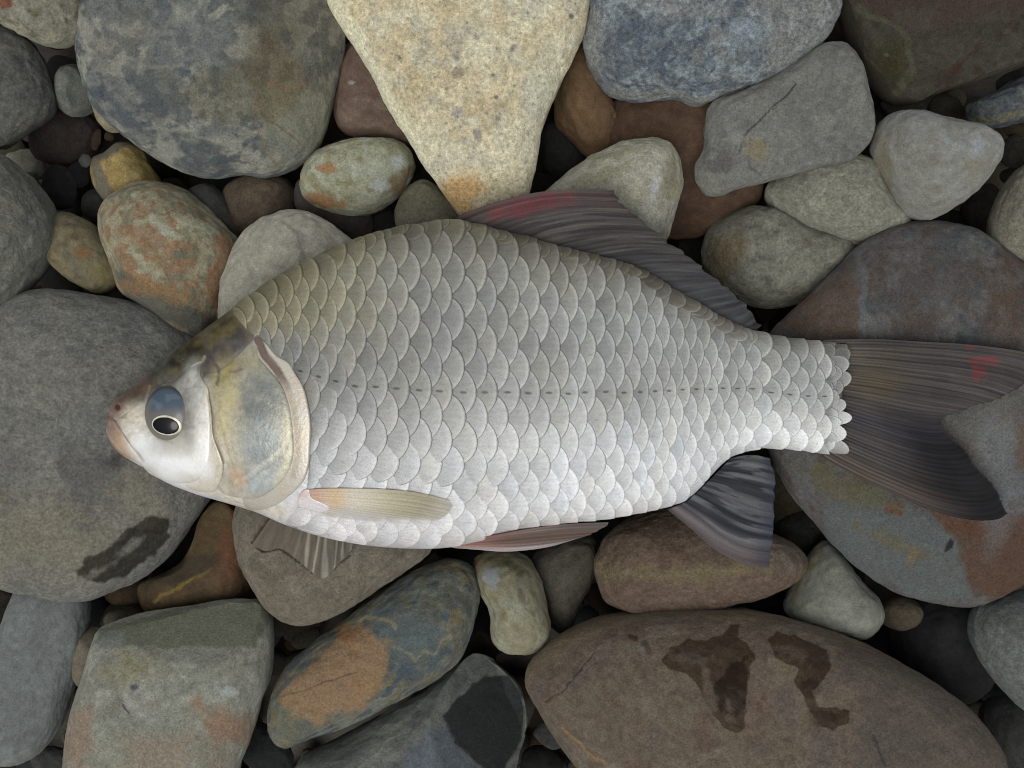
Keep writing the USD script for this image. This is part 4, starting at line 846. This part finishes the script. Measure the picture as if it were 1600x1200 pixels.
plate('gill_cover_bone', [(322,600),(331,640),(335,683),(346,712),(350,728),(346,750),(336,767),(310,768),(292,760),(300,700),(305,640)], lambda X, Y: .3 + 1.1 * sstep(300, 345, X), lambda X, Y: paint(X, Y, np.tile(lin((200,192,172)), X.shape + (1,)), 6), fish_skin)
plate('cheek', [(181,662),(195,690),(212,714),(232,738),(255,750),(285,755),(308,750),(323,732),(330,712),(332,690),(333,665),(330,642),(325,615),(320,598),(313,585),(316,564),(300,570),(285,584),(270,596),(240,604),(222,622),(205,640)],
      lambda X, Y: .30 + .8 * sstep(235, 325, X) * sstep(570, 630, Y) - .45 * np.exp(-(((X - 262) / 44) ** 2 + ((Y - 648) / 50) ** 2) ** 2), lambda X, Y: paint(X, Y, np.tile(lin((206,202,190)), X.shape + (1,)), 7), silver_skin, nring=44)
plate('jaw', [(166,668),(172,690),(186,707),(206,720),(226,730),(216,714),(202,694),(190,676),(182,660),(172,652)], lambda X, Y: .35 + 0 * X, lambda X, Y: paint(X, Y, np.tile(lin((176,150,124)), X.shape + (1,)), 8), fish_skin, nring=16, res=1.6)
plate('nostril', [(180,634),(184,632),(187,636),(185,640),(181,639)], lambda X, Y: .25 + 0 * X, lambda X, Y: np.tile(lin((88,58,52)), X.shape + (1,)), fish_skin, nring=12, res=1.0)

# eye: eyeball turned down, bright ring, black pupil
eye_mat = usdkit.material(stage, '/World/Looks/eye_cornea', {'geo': ('geometry', {}), 'col': ('attribute', {'attribute': 'col'}), 'wet': ('attribute', {'attribute': 'wet'}),
    'p': ('principled_bsdf', {'roughness': .3, 'specular_ior_level': .25, 'coat_weight': .22, 'coat_roughness': .05})}, [('col.color', 'p.base_color')], surface='p.BSDF')
def dome(path, cx, cy, rx, ry, deg, z_in, hgt, colf, mat, nr=22, N=56, ringlike=None):
    t = np.linspace(0, 2 * math.pi, N, endpoint=False); a = math.radians(deg)
    r = np.sin(np.linspace(.04, 1, nr) * math.pi / 2)
    ex, ey = r[:, None] * rx * np.cos(t), r[:, None] * ry * np.sin(t)
    X, Y = cx + ex * math.cos(a) - ey * math.sin(a), cy + ex * math.sin(a) + ey * math.cos(a)
    z = z_in(X, Y) + hgt * np.sqrt(np.maximum(1 - r ** 2, 0))[:, None]
    x, y = P2W(X, Y, z)
    W = np.stack([x, y, z], -1).reshape(-1, 3); F = grid_faces(nr, N, True)
    W = np.vstack([W, W[:N].mean(0)]); j = np.arange(N)
    F = np.vstack([F, np.stack([np.full(N, len(W) - 1), (j + 1) % N, j], 1)])
    if np.cross(W[F[:, 1]] - W[F[:, 0]], W[F[:, 2]] - W[F[:, 0]])[:, 2].sum() < 0:
        F = F[:, ::-1]
    c = colf(X, Y, r[:, None] + 0 * X)
    return put(path, W, F, mat, np.vstack([c.reshape(-1, 3), c[0].mean(0)]), np.zeros(len(W)))
ez = float(on_body(np.array([260.]), np.array([648.]))[2][0])
EZ = lambda X, Y: ez + .0006 + 0 * X + (X - 260) * S * .28 + (648 - Y) * 0
def eyeball_c(X, Y, r):
    c = np.tile(lin((70,82,96)), X.shape + (1,))
    n = fbm2(X, Y, 14, 44, 4)
    c = c + (lin((96,110,124)) - c) * (sstep(.45, .75, n) * .6)[..., None]
    c = c + (lin((56,66,80)) - c) * (sstep(640, 612, Y) * sstep(606, 625, Y) * .35)[..., None]
    c = c + (lin((104,100,94)) - c) * (sstep(632, 650, Y) * .85)[..., None]
    c = c + (lin((120,115,106)) - c) * (sstep(.70, .98, r) * sstep(612, 645, Y) * .9)[..., None]
    return c + (lin((66,66,68)) - c) * (sstep(.84, 1, r) * sstep(640, 615, Y) * .8)[..., None]
eyeb = dome(FP + 'eye', 260, 646, 34, 42, 0, EZ, .0028, eyeball_c, eye_mat, 30, 72)
def EY(X, Y):
    rr = np.minimum(((X - 260) / 34) ** 2 + ((Y - 646) / 42) ** 2, 1)
    return EZ(X, Y) + .0028 * np.sqrt(1 - rr)
dome(FP + 'eye/iris_ring', 260.6, 664.6, 23.6, 15.4, 10, lambda X, Y: EY(X, Y) + .0001, .0002, lambda X, Y, r: np.tile(lin((206,200,182)), X.shape + (1,)) * (.8 + .35 * sstep(.3, .7, fbm2(X, Y, 9, 71, 3)))[..., None], fish_skin, 14, 56)
dome(FP + 'eye/pupil', 259.2, 665.2, 20.6, 12.9, 10, lambda X, Y: EY(X, Y) + .00028, .0003, lambda X, Y, r: np.tile(lin((12,12,16)), X.shape + (1,)), eye_mat, 14, 56)

# ---- scales
XL = [350,373,397,421,446,472,500,527.5,559,591,625,660,692.5,730,762.5,796,828,859.5,889,916,947,974,998,1021,1043,1063.5,1085,1106,1127,1150,1175,1206.5,1235,1261,1285,1307,1327]
XL = np.array([305,328] + XL, float)
XI = lambda i: np.interp(i, np.arange(len(XL)), XL)
UPo = [0,37,74,111,148,184,219,252,284,314]; DNo = [0,40,78,114,147,177,204,228,250,270]
SU = PchipInterpolator([300,380,470,600,760,900,1050,1150,1220,1340],[.52,.60,.76,.97,1.0,.95,.83,.70,.62,.62])
SD = PchipInterpolator([300,450,560,640,800,900,1000,1100,1200,1340],[.85,.88,.97,1.0,1.0,.97,.88,.74,.60,.60])
SCALED = np.array([(364,474),(368,492),(396,520),(424,540),(452,563),(476,603),(487,640),(486,693),(484,735),(500,756),(600,762),(690,776),(714,800),(700,838)] )
rng = np.random.default_rng(21)
cand = []
for k in range(-9, 10):
    for i in range(len(XL)):
        q = i + (.5 if k % 2 else 0)
        tipx = float(XI(q)) + (14 if 0 <= k else 14)
        kk = abs(k)
        off = UPo[kk] * float(SU(np.clip(tipx, 300, 1340))) if k > 0 else -DNo[kk] * float(SD(np.clip(tipx, 300, 1340)))
        D = float(XI(q + .5) - XI(q - .5)) if 0 < q < len(XL) - 1 else 22.
        D = max(D, 19)
        P_ = (UPo[min(kk + 1, 9)] - UPo[kk]) * float(SU(np.clip(tipx, 300, 1340))) if k >= 0 else (DNo[min(kk + 1, 9)] - DNo[kk]) * float(SD(np.clip(tipx, 300, 1340)))
        if k == 0:
            P_ = .5 * (37 * float(SU(np.clip(tipx, 300, 1340))) + 40 * float(SD(np.clip(tipx, 300, 1340))))
        cy = float(yll(np.clip(tipx - 14, 300, 1340))) - off
        cx = tipx - D * .55                   # middle of the part that shows
        if cx > 1292 or cx < 360:
            continue
        a, b = float(yt(cx)), float(yb(cx))
        if cy < a + 4 or cy > b - 3:
            continue
        if float(poly_sd(np.array([tipx - D * .35]), np.array([cy]), HEAD)[0]) < -2:
            continue
        cand.append((tipx + rng.uniform(-1, 1) + (rng.uniform(-4, 9) if tipx > 1300 else 0), cy + rng.uniform(-1, 1), D, P_, k, q))
def make_scale(tipx, cy, D, Pp, k, q):
    a_ = D * 1.02; b_ = Pp * 1.10
    cx = tipx - a_
    N = 22; r = np.array([.35, .62, .82, .92, .975, 1.0, 1.0])
    t = np.linspace(0, 2 * math.pi, N, endpoint=False)
    rot = rng.normal(0, .035) + (math.atan2(float(yll(min(cx + 20, 1339))) - float(yll(max(cx - 20, 301))), 40.)) * .8
    if q == 97:
        rot = rng.normal(0, .15) + math.atan2(float(yt(cx + 15) - yt(cx - 15)), 30.)
    elif q in (98, 99):
        rot = rng.normal(0, .30) + (cy - 622) / 400.
    elif k > 0:
        rot += -.30 * sstep(560, 400, np.array(cx)) * min(1, k / 4)
    shape = 1 + .03 * np.cos(3 * t + rng.uniform(0, 6)) * rng.uniform(0, 1)
    ct = np.cos(t); stn = np.sin(t)
    pointy = np.where(ct > 0, 1 + .05 * ct ** 6, 1)
    tt = r[:, None] * ct * shape * pointy; vs = r[:, None] * stn * shape
    ex, ey = tt * a_, vs * b_
    X = cx + ex * math.cos(rot) - ey * math.sin(rot); Y = cy + ex * math.sin(rot) + ey * math.cos(rot)
    X = np.vstack([np.full((1, N), cx), X]); Y = np.vstack([np.full((1, N), cy), Y]); tt = np.vstack([np.zeros((1, N)), tt]); vs = np.vstack([np.zeros((1, N)), vs])
    # keep inside the outline
    bx, by, z = on_body(X, Y)
    A, B = yt(np.clip(bx, 160, 1322)), yb(np.clip(bx, 160, 1322)); m_, h_ = (A + B) / 2, (B - A) / 2
    by = m_ + np.clip((by - m_) / h_, -.992, .992) * h_
    z = body_z(np.minimum(bx, 1300), by)
    soft = (1 - .5 * float(sstep(860, 560, np.array(cx)) * sstep(690, 830, np.array(cy)))) * (1 - .45 * float(sstep(60, 190, np.array(-DNo[-k] if False else (DNo[-k] if k < 0 else 0)))))
    lift = (-.22 + (1.15 * soft) * (tt + 1) / 2 + .10 * soft * (1 - tt ** 2 - vs ** 2)) * (D / 30.) + tiltn * 0
    if q == 97:
        lift = lift + .38
    lift[-2] -= .05; lift[-1] -= .40
    lift = lift - 1.6 * sstep(3, -9, poly_sd(X, Y, HEAD))
    # normal of the flank by finite differences, in metres
    e = 1.5; mp = S * 1.0
    gx = (body_z(np.minimum(bx, 1300) + e, by) - body_z(np.minimum(bx, 1300) - e, by)) / (2 * e * mp); gy = (body_z(np.minimum(bx, 1300), by + e) - body_z(np.minimum(bx, 1300), by - e)) / (2 * e * mp)
    nn = np.stack([-gx, gy, np.ones_like(gx)], -1); nn /= np.linalg.norm(nn, axis=-1, keepdims=True)
    W = fish_w(bx, by, z) + nn * (lift / 1000.)[..., None]
    c = flank(X, Y)
    cc = flank(np.array([[cx + a_ * .5]]), np.array([[cy]]))[0, 0]
    c = c * .35 + cc * .65
    v = 1 + np.clip(rng.normal(0, .075), -.14, .16); h = rng.normal(0, .011)
    c = c * v * np.array([1 + h, 1 + h * .2, 1 - h * 1.3])
    # darker pigment plus painted shade where the scale leaves the one before it
    dark = (.74 + .32 * np.clip((tt + .1) / .9, 0, 1) ** 1.2)[..., None]
    c = c * dark * ((.46 + .26 * rng.uniform()) if q in (98, 99) else 1.0)
    F = grid_faces(len(X), N, True)
    dn_ = np.clip((cy - float(yll(min(max(cx, 301), 1339)))) / max(float(yb(max(cx, 160))) - float(yll(min(max(cx, 301), 1339))), 20), -1, 1)
    stren = float(np.interp(dn_, [-1, -.2, .1, .45, .75, 1], [.90, .75, .58, .38, .26, .20])) * (1 - .88 * float(sstep(715, 640, np.array(cx)) * sstep(752, 775, np.array(cy))))
    sdv = np.stack([np.full(tt.shape, stren), 0 * tt, 0 * tt], -1).reshape(-1, 3)
    sc = np.stack([tt, vs, np.full(tt.shape, 1.0 if k == 0 else 0.0)], -1)
    return W.reshape(-1, 3), F, np.clip(c.reshape(-1, 3), 0, .88), np.hstack([sc.reshape(-1, 3), sdv]), D * Pp
tiltn = 0
for x_ in np.arange(566, 1176, 13.5):      # small crowded scales along the ridge of the back
    cand.append((x_ + 12 + rng.uniform(-6, 6), float(yt(x_)) + rng.uniform(3, 13), rng.uniform(13, 21), rng.uniform(7, 12.5), 6, 97))
for y_ in np.linspace(543, 702, 13):
    cand.append((1317 + rng.uniform(-10, 12), y_ + rng.uniform(-4, 4), rng.uniform(16, 24), rng.uniform(9, 15), 5 if y_ < 600 else -3, 99))
for y_ in np.linspace(540, 705, 13):
    cand.append((1302 + rng.uniform(-6, 8), y_ + rng.uniform(-3, 3), rng.uniform(15, 20), rng.uniform(10, 14), 5 if y_ < 600 else -3, 98))
made = [make_scale(*c) for c in cand]
for i_, (W, F, c, sc, area) in enumerate(made):
    if np.cross(W[F[:, 1]] - W[F[:, 0]], W[F[:, 2]] - W[F[:, 0]])[:, 2].sum() < 0:
        made[i_] = (W, F[:, ::-1], c, sc, area)
order = sorted(range(len(made)), key=lambda i: -made[i][4])
for i in order[:300]:
    W, F, c, sc, _ = made[i]
    put(FP + numbered('scale'), W, F, scale_mat, c, extra={'sc': sc[:, :3], 'sd': sc[:, 3:]})
rest = [made[i] for i in order[300:]]
if rest:
    at = np.cumsum([0] + [len(m[0]) for m in rest])
    m = put(FP + 'small_scales', np.vstack([m[0] for m in rest]), np.vstack([m[1] + a for m, a in zip(rest, at)]), scale_mat, np.vstack([m[2] for m in rest]), extra={'sc': np.vstack([m[3][:, :3] for m in rest]), 'sd': np.vstack([m[3][:, 3:] for m in rest])})
    setmeta(m.GetPrim(), kind='stuff')
print('scales', len(made))

# ---- fins: ruled between base and margin, with rays as ridges
def fin(name, base_pts, margin_pts, zb, zm_, rays, colf, nu=40, nv_=180, amp=.22, alpha=None, bend=0., lead=None, trail=None, label=None, ragged=2.0, seed=1, thick=.0005, darken=1.0, drape=None, sa=.56):
    Bp, Mp = catmull(base_pts, nv_, False), catmull(margin_pts, nv_, False)
    u = np.linspace(0, 1, nu)[:, None]; b = np.linspace(0, 1, nv_)[None]
    X = (1 - u) * Bp[:, 0][None] + u * Mp[:, 0][None]; Y = (1 - u) * Bp[:, 1][None] + u * Mp[:, 1][None]
    if lead is not None:
        Lp = catmull(lead, nu, False); Tp = catmull(trail, nu, False) if trail is not None else np.stack([X[:, -1], Y[:, -1]], 1)
        for k_, A in ((0, X), (1, Y)):
            dl = (Lp[:, k_] - A[:, 0])[:, None]; dt = (Tp[:, k_] - A[:, -1])[:, None]
            A += dl * (1 - b) ** 1.6 + dt * b ** 1.6
    rs = np.random.default_rng(seed)
    jag = np.interp(np.linspace(0, 1, nv_), np.linspace(0, 1, rays * 2), rs.uniform(-1, 1, rays * 2)) * ragged
    L = np.sqrt((X[-1] - X[0]) ** 2 + (Y[-1] - Y[0]) ** 2) + 1e-6
    sc_ = 1 + (jag / L)[None] * u ** 2
    X = X[0][None] + (X - X[0][None]) * sc_; Y = Y[0][None] + (Y - Y[0][None]) * sc_
    wob = np.interp(np.linspace(0, 1, nv_), np.linspace(0, 1, rays), rs.uniform(-.18, .18, rays))[None]
    ph = b * rays + wob + .12 * np.sin(b * 31 + 3 * u)
    rid = .5 + .5 * np.cos(2 * math.pi * ph)
    fine = .5 + .5 * np.cos(2 * math.pi * ph * 3 + 1)
    z = zb[0] + (zb[1] - zb[0]) * b + (zm_[0] + (zm_[1] - zm_[0]) * b - zb[0] - (zb[1] - zb[0]) * b) * u + bend * np.sin(u * math.pi)
    z = z + amp * (rid * (1 - .5 * u) + .35 * fine * u) + .5 * (fbm2(X, Y, 60, seed, 3) - .5)
    z = z / 1000.
    x, y = P2W(X, Y, z)
    if drape is not None:
        bx_, by_, zs_ = on_body(X, Y); z = zs_ + (drape + amp * rid) / 1000.
        q_ = fish_w(bx_, by_, z); x, y = q_[..., 0], q_[..., 1]
    col = colf(X, Y, u + 0 * b, b + 0 * u, rid, fine) * darken
    st_ = meshkit.fbm(np.stack([b * rays * 2.6 + 0 * u, u * 1.6 + 0 * b, 0 * u * b + seed * 3.1], -1), 3, seed + 40)
    col = col * (1 - sa / 2 + sa * np.clip((st_ - .5) * 2 + .5, 0, 1))[..., None]
    al = np.zeros(X.shape) if alpha is None else alpha(X, Y, u + 0 * b, b + 0 * u, rid)
    W = np.stack([x, y, z], -1)
    W2 = W.copy(); W2[..., 2] -= thick * (1.0 - .75 * u)
    # skirt closes the rim
    V = np.vstack([W.reshape(-1, 3), W2.reshape(-1, 3)])
    F1_ = grid_faces(nu, nv_); n = nu * nv_
    if np.cross(W.reshape(-1, 3)[F1_[:, 1]] - W.reshape(-1, 3)[F1_[:, 0]], W.reshape(-1, 3)[F1_[:, 2]] - W.reshape(-1, 3)[F1_[:, 0]])[:, 2].sum() < 0:
        F1_ = F1_[:, ::-1]
    idx = np.arange(n).reshape(nu, nv_)
    loop = np.concatenate([idx[0], idx[1:, -1], idx[-1, -2::-1], idx[-2:0:-1, 0]])
    l2 = np.roll(loop, -1)
    sk = np.vstack([np.stack([loop, l2, l2 + n], 1), np.stack([loop, l2 + n, loop + n], 1)])
    F = np.vstack([F1_, F1_[:, ::-1] + n, sk])
    cc = np.vstack([col.reshape(-1, 3)] * 2)
    m = put(FP + name, V, F, fin_mat, cc, np.concatenate([al.ravel(), al.ravel()]))
    setmeta(m.GetPrim(), label)
    return m
def mixc(c, c2, m):
    return c + (lin(c2) - c) * m[..., None]
def streak(X, Y, u, b, seed, n=60):
    return meshkit.fbm(np.stack([b * n, u * 2.2, 0 * u + seed], -1), 4, seed)

def tail_c(X, Y, u, b, rid, fine):
    c = np.tile(lin((92,84,80)), X.shape + (1,))
    s = streak(X, Y, u, b, 5)
    c = mixc(c, (74,68,70), sstep(.4, .65, s) * .8); c = mixc(c, (112,102,88), sstep(.6, .35, s) * sstep(.5, .1, u) * .6)
    c = mixc(c, (66,64,76), sstep(.35, .6, b) * sstep(.9, .6, b) * .6)
    c = mixc(c, (30,30,34), sstep(.45, .7, b) * sstep(.3, .8, u) * .95)
    c = mixc(c, (120,104,94), sstep(.86, .97, b) * sstep(.9, .5, u) * .6)
    c = mixc(c, (116,104,76), np.exp(-((X - 1370) / 45) ** 2 - ((Y - 600) / 30) ** 2) * .6)
    c = mixc(c, (118,114,112), sstep(.5, .75, fine * (.4 + .6 * u)) * .35 * sstep(.6, .2, b))
    c = c * (.86 + .30 * sstep(.55, .95, rid))[..., None]
    n = fbm2(X, Y, 12, 8, 3) - .5
    red = np.maximum(sstep(1.3, .5, np.sqrt(((X - 1536) / 24) ** 2 + ((Y - 562) / 9) ** 2) + n), sstep(1.2, .7, np.sqrt(((X - 1530) / 10) ** 2 + ((Y - 580) / 18) ** 2) + n))
    red = np.maximum(red, .7 * sstep(1.2, .6, np.sqrt(((X - 1520) / 10) ** 2 + ((Y - 543) / 4) ** 2) + n))
    red = red * np.clip(.25 + 1.1 * (meshkit.fbm(np.stack([b * 150, u * 10, 0 * u + 9], -1), 3, 77) - .2), 0, 1)
    c = mixc(c, (165,56,64), red * .75)
    return mixc(c, (30,28,28), sstep(.988, 1, u) * .7)
fin('tail_fin', [(1285,532),(1305,575),(1312,620),(1308,670),(1285,712)],
    [(1648,566),(1600,600),(1557,624),(1525,633),(1494,645),(1472,654),(1470,668),(1485,684),(1508,704),(1525,730),(1548,754),(1566,785),(1573,802)],
    (9.3, 9.3), (8.2, 7.0), 40, tail_c, 70, 340, .07, lead=[(1285,531),(1370,530),(1442,534),(1499,537),(1557,543),(1605,551),(1648,566)],
    trail=[(1285,714),(1312,730),(1356,753),(1399,773),(1442,792),(1485,806),(1528,813),(1560,810),(1573,802)], label='dark grey forked tail fin with a blood spot', seed=3, bend=.8, darken=.50, sa=.95)
def dorsal_c(X, Y, u, b, rid, fine):
    c = np.tile(lin((100,97,94)), X.shape + (1,))
    s = streak(X, Y, u, b, 9, 40)
    c = mixc(c, (78,72,74), sstep(.42, .62, s) * .8); c = mixc(c, (92,95,100), sstep(.35, .8, b) * .6)
    c = mixc(c, (118,110,104), sstep(.55, .4, s) * sstep(.5, .2, b) * .5)
    d = line_d(X, Y, [(770,338),(830,318),(890,306)])
    c = mixc(c, (150,66,74), sstep(18, 2, d + (fbm2(X, Y, 20, 3, 3) - .5) * 14) * .85)
    c = mixc(c, (116,92,88), sstep(.2, .02, b) * .5)
    c = mixc(c, (58,56,62), sstep(.75, 1, b) * sstep(.3, .9, u) * .6); c = mixc(c, (48,46,48), sstep(.97, 1, u) * .8)
    c = mixc(c, (66,58,50), sstep(.16, .0, u) * .6)
    return c * (.86 + .26 * sstep(.5, .95, rid))[..., None]
fin('dorsal_fin', [(702,352),(760,362),(825,378),(870,392),(937,406),(997,424),(1060,460),(1122,496),(1176,516)],
    [(956,298),(962,309),(981,327),(1000,344),(1037,375),(1075,400),(1106,427),(1137,452),(1162,474),(1181,496),(1187,510)],
    (17.5, 12.5), (12.5, 11.0), 24, dorsal_c, 50, 300, .10, lead=[(700,346),(731,331),(778,315),(825,303),(875,297),(919,297),(956,298)], trail=[(1176,516),(1180,515),(1184,513),(1187,510)], label='smoky grey dorsal fin folded back with a red streak', ragged=4.5, seed=4, darken=.54, sa=.8)
def anal_c(X, Y, u, b, rid, fine):
    c = np.tile(lin((100,100,106)), X.shape + (1,))
    s = streak(X, Y, u, b, 12, 22)
    c = mixc(c, (48,50,56), sstep(.42, .56, s) * .9 * sstep(.1, .3, b)); c = mixc(c, (112,112,114), sstep(.46, .36, s) * .7)
    c = mixc(c, (122,108,108), sstep(.26, .05, b) * .7)
    c = mixc(c, (60,66,82), sstep(.75, 1, u) * .6)
    return c * (.8 + .3 * rid)[..., None]
fin('anal_fin', [(1043,794),(1072,782),(1092,765),(1108,750),(1124,734),(1142,716)], [(1202,887),(1204,860),(1206,840),(1209,815),(1210,780),(1209,741),(1204,716)], (12.0, 11.5), (7.5, 9.0), 9, anal_c, 44, 150, .35,
    lead=[(1043,796),(1083,829),(1112,855),(1140,872),(1168,882),(1202,887)], trail=[(1142,716),(1160,712),(1180,711),(1204,716)], label='dark striped anal fin spread over the rust brown stone', seed=6, darken=.62)
def pelvic_c(X, Y, u, b, rid, fine):
    c = np.tile(lin((126,112,106)), X.shape + (1,))
    c = mixc(c, (166,122,112), sstep(.55, .1, u) * .8); c = mixc(c, (96,78,70), np.exp(-((b - .45) / .22) ** 2) * sstep(.1, .4, u) * .8)
    c = mixc(c, (78,76,76), sstep(.35, 0, b) * sstep(.5, .8, u) * .7); c = mixc(c, (176,168,168), sstep(.72, .9, b) * .8)
    return c * (.84 + .26 * rid)[..., None]
fin('pelvic_fin', [(712,843),(710,849),(708,855)], [(950,817),(948,821),(934,830),(915,838),(895,844)], (22, 13), (13, 8), 7, pelvic_c, 60, 60, .3,
    lead=[(712,843),(760,838),(815,828),(880,819),(950,816)], trail=[(706,856),(745,859),(787,862),(830,859),(860,854),(895,844)], label='reddish pelvic fin folded along the belly edge', seed=7, bend=2.)
zpec = lambda x, y: float(on_body(np.array([x * 1.]), np.array([y * 1.]))[2][0]) * 1000
def pec_c(X, Y, u, b, rid, fine):
    c = np.tile(lin((200,194,178)), X.shape + (1,))
    c = mixc(c, (190,150,134), sstep(.26, .02, u) * sstep(.9, .5, b) * .9); c = mixc(c, (200,170,128), np.exp(-((u - .20) / .08) ** 2) * sstep(.95, .6, b) * .7)
    c = mixc(c, (208,204,198), sstep(.35, .85, b) * .8); c = mixc(c, (168,160,126), sstep(.3, .6, u) * sstep(1., .8, u) * sstep(.8, .4, b) * .6); c = mixc(c, (146,138,110), sstep(.45, .75, u) * sstep(.7, .95, rid) * .5 * sstep(.9, .5, b))
    return c * (.96 + .06 * rid)[..., None]
def pec_fin():
    base_pts, marg = [(478,764),(483,782),(494,800)], [(700,780),(706,792),(697,806),(672,817),(645,820)]
    fin('pectoral_fin', base_pts, marg, (zpec(480,770) + .9, zpec(498,790) + .9), (zpec(698,785) + .5, zpec(660,812) + .6), 14, pec_c, 60, 120, .10,
        lead=[(478,765),(515,763),(560,763),(600,764),(650,769),(700,780)], trail=[(494,802),(520,808),(560,813),(600,817),(625,819),(645,820)],
        alpha=lambda X, Y, u, b, rid: np.clip(sstep(.5, 1.0, u) * .6 + sstep(.4, .95, b) * .75 * sstep(0, .25, u), 0, .92), label='pale yellow pectoral fin pressed against the belly', seed=8, bend=.6, drape=.7, sa=.2)
pec_fin()
plate('pectoral_fin_base', [(470,770),(482,764),(486,776),(500,784),(515,792),(512,799),(496,800),(480,796),(466,790)], lambda X, Y: .9 + 0 * X, lambda X, Y: mixc(np.tile(lin((214,208,206)), X.shape + (1,)), (196,160,148), sstep(486, 474, X - .4 * (Y - 770)) * sstep(784, 770, Y) * .6), fish_skin, nring=18, res=1.5)
def far_c(X, Y, u, b, rid, fine):
    c = np.tile(lin((112,104,90)), X.shape + (1,))
    c = mixc(c, (160,154,142), sstep(.6, .95, rid) * sstep(.25, .5, b) * .7); c = mixc(c, (84,76,66), sstep(.25, .05, b) * .6)
    return c
fin('pectoral_fin_001', [(425,806),(470,822),(520,832),(562,842)], [(393,852),(415,861),(440,857),(470,880),(503,903),(530,880),(560,846)], (3.6, 3.6), (1.4, 2.2), 11, far_c, 30, 110, .14,
    alpha=lambda X, Y, u, b, rid: np.clip(.62 - .30 * sstep(.6, .95, rid) * sstep(.3, .5, b) - .25 * sstep(.2, .05, b), 0, 1), label='translucent far pectoral fin clinging wet to the beige stone', seed=9, ragged=1.0, thick=.0002)
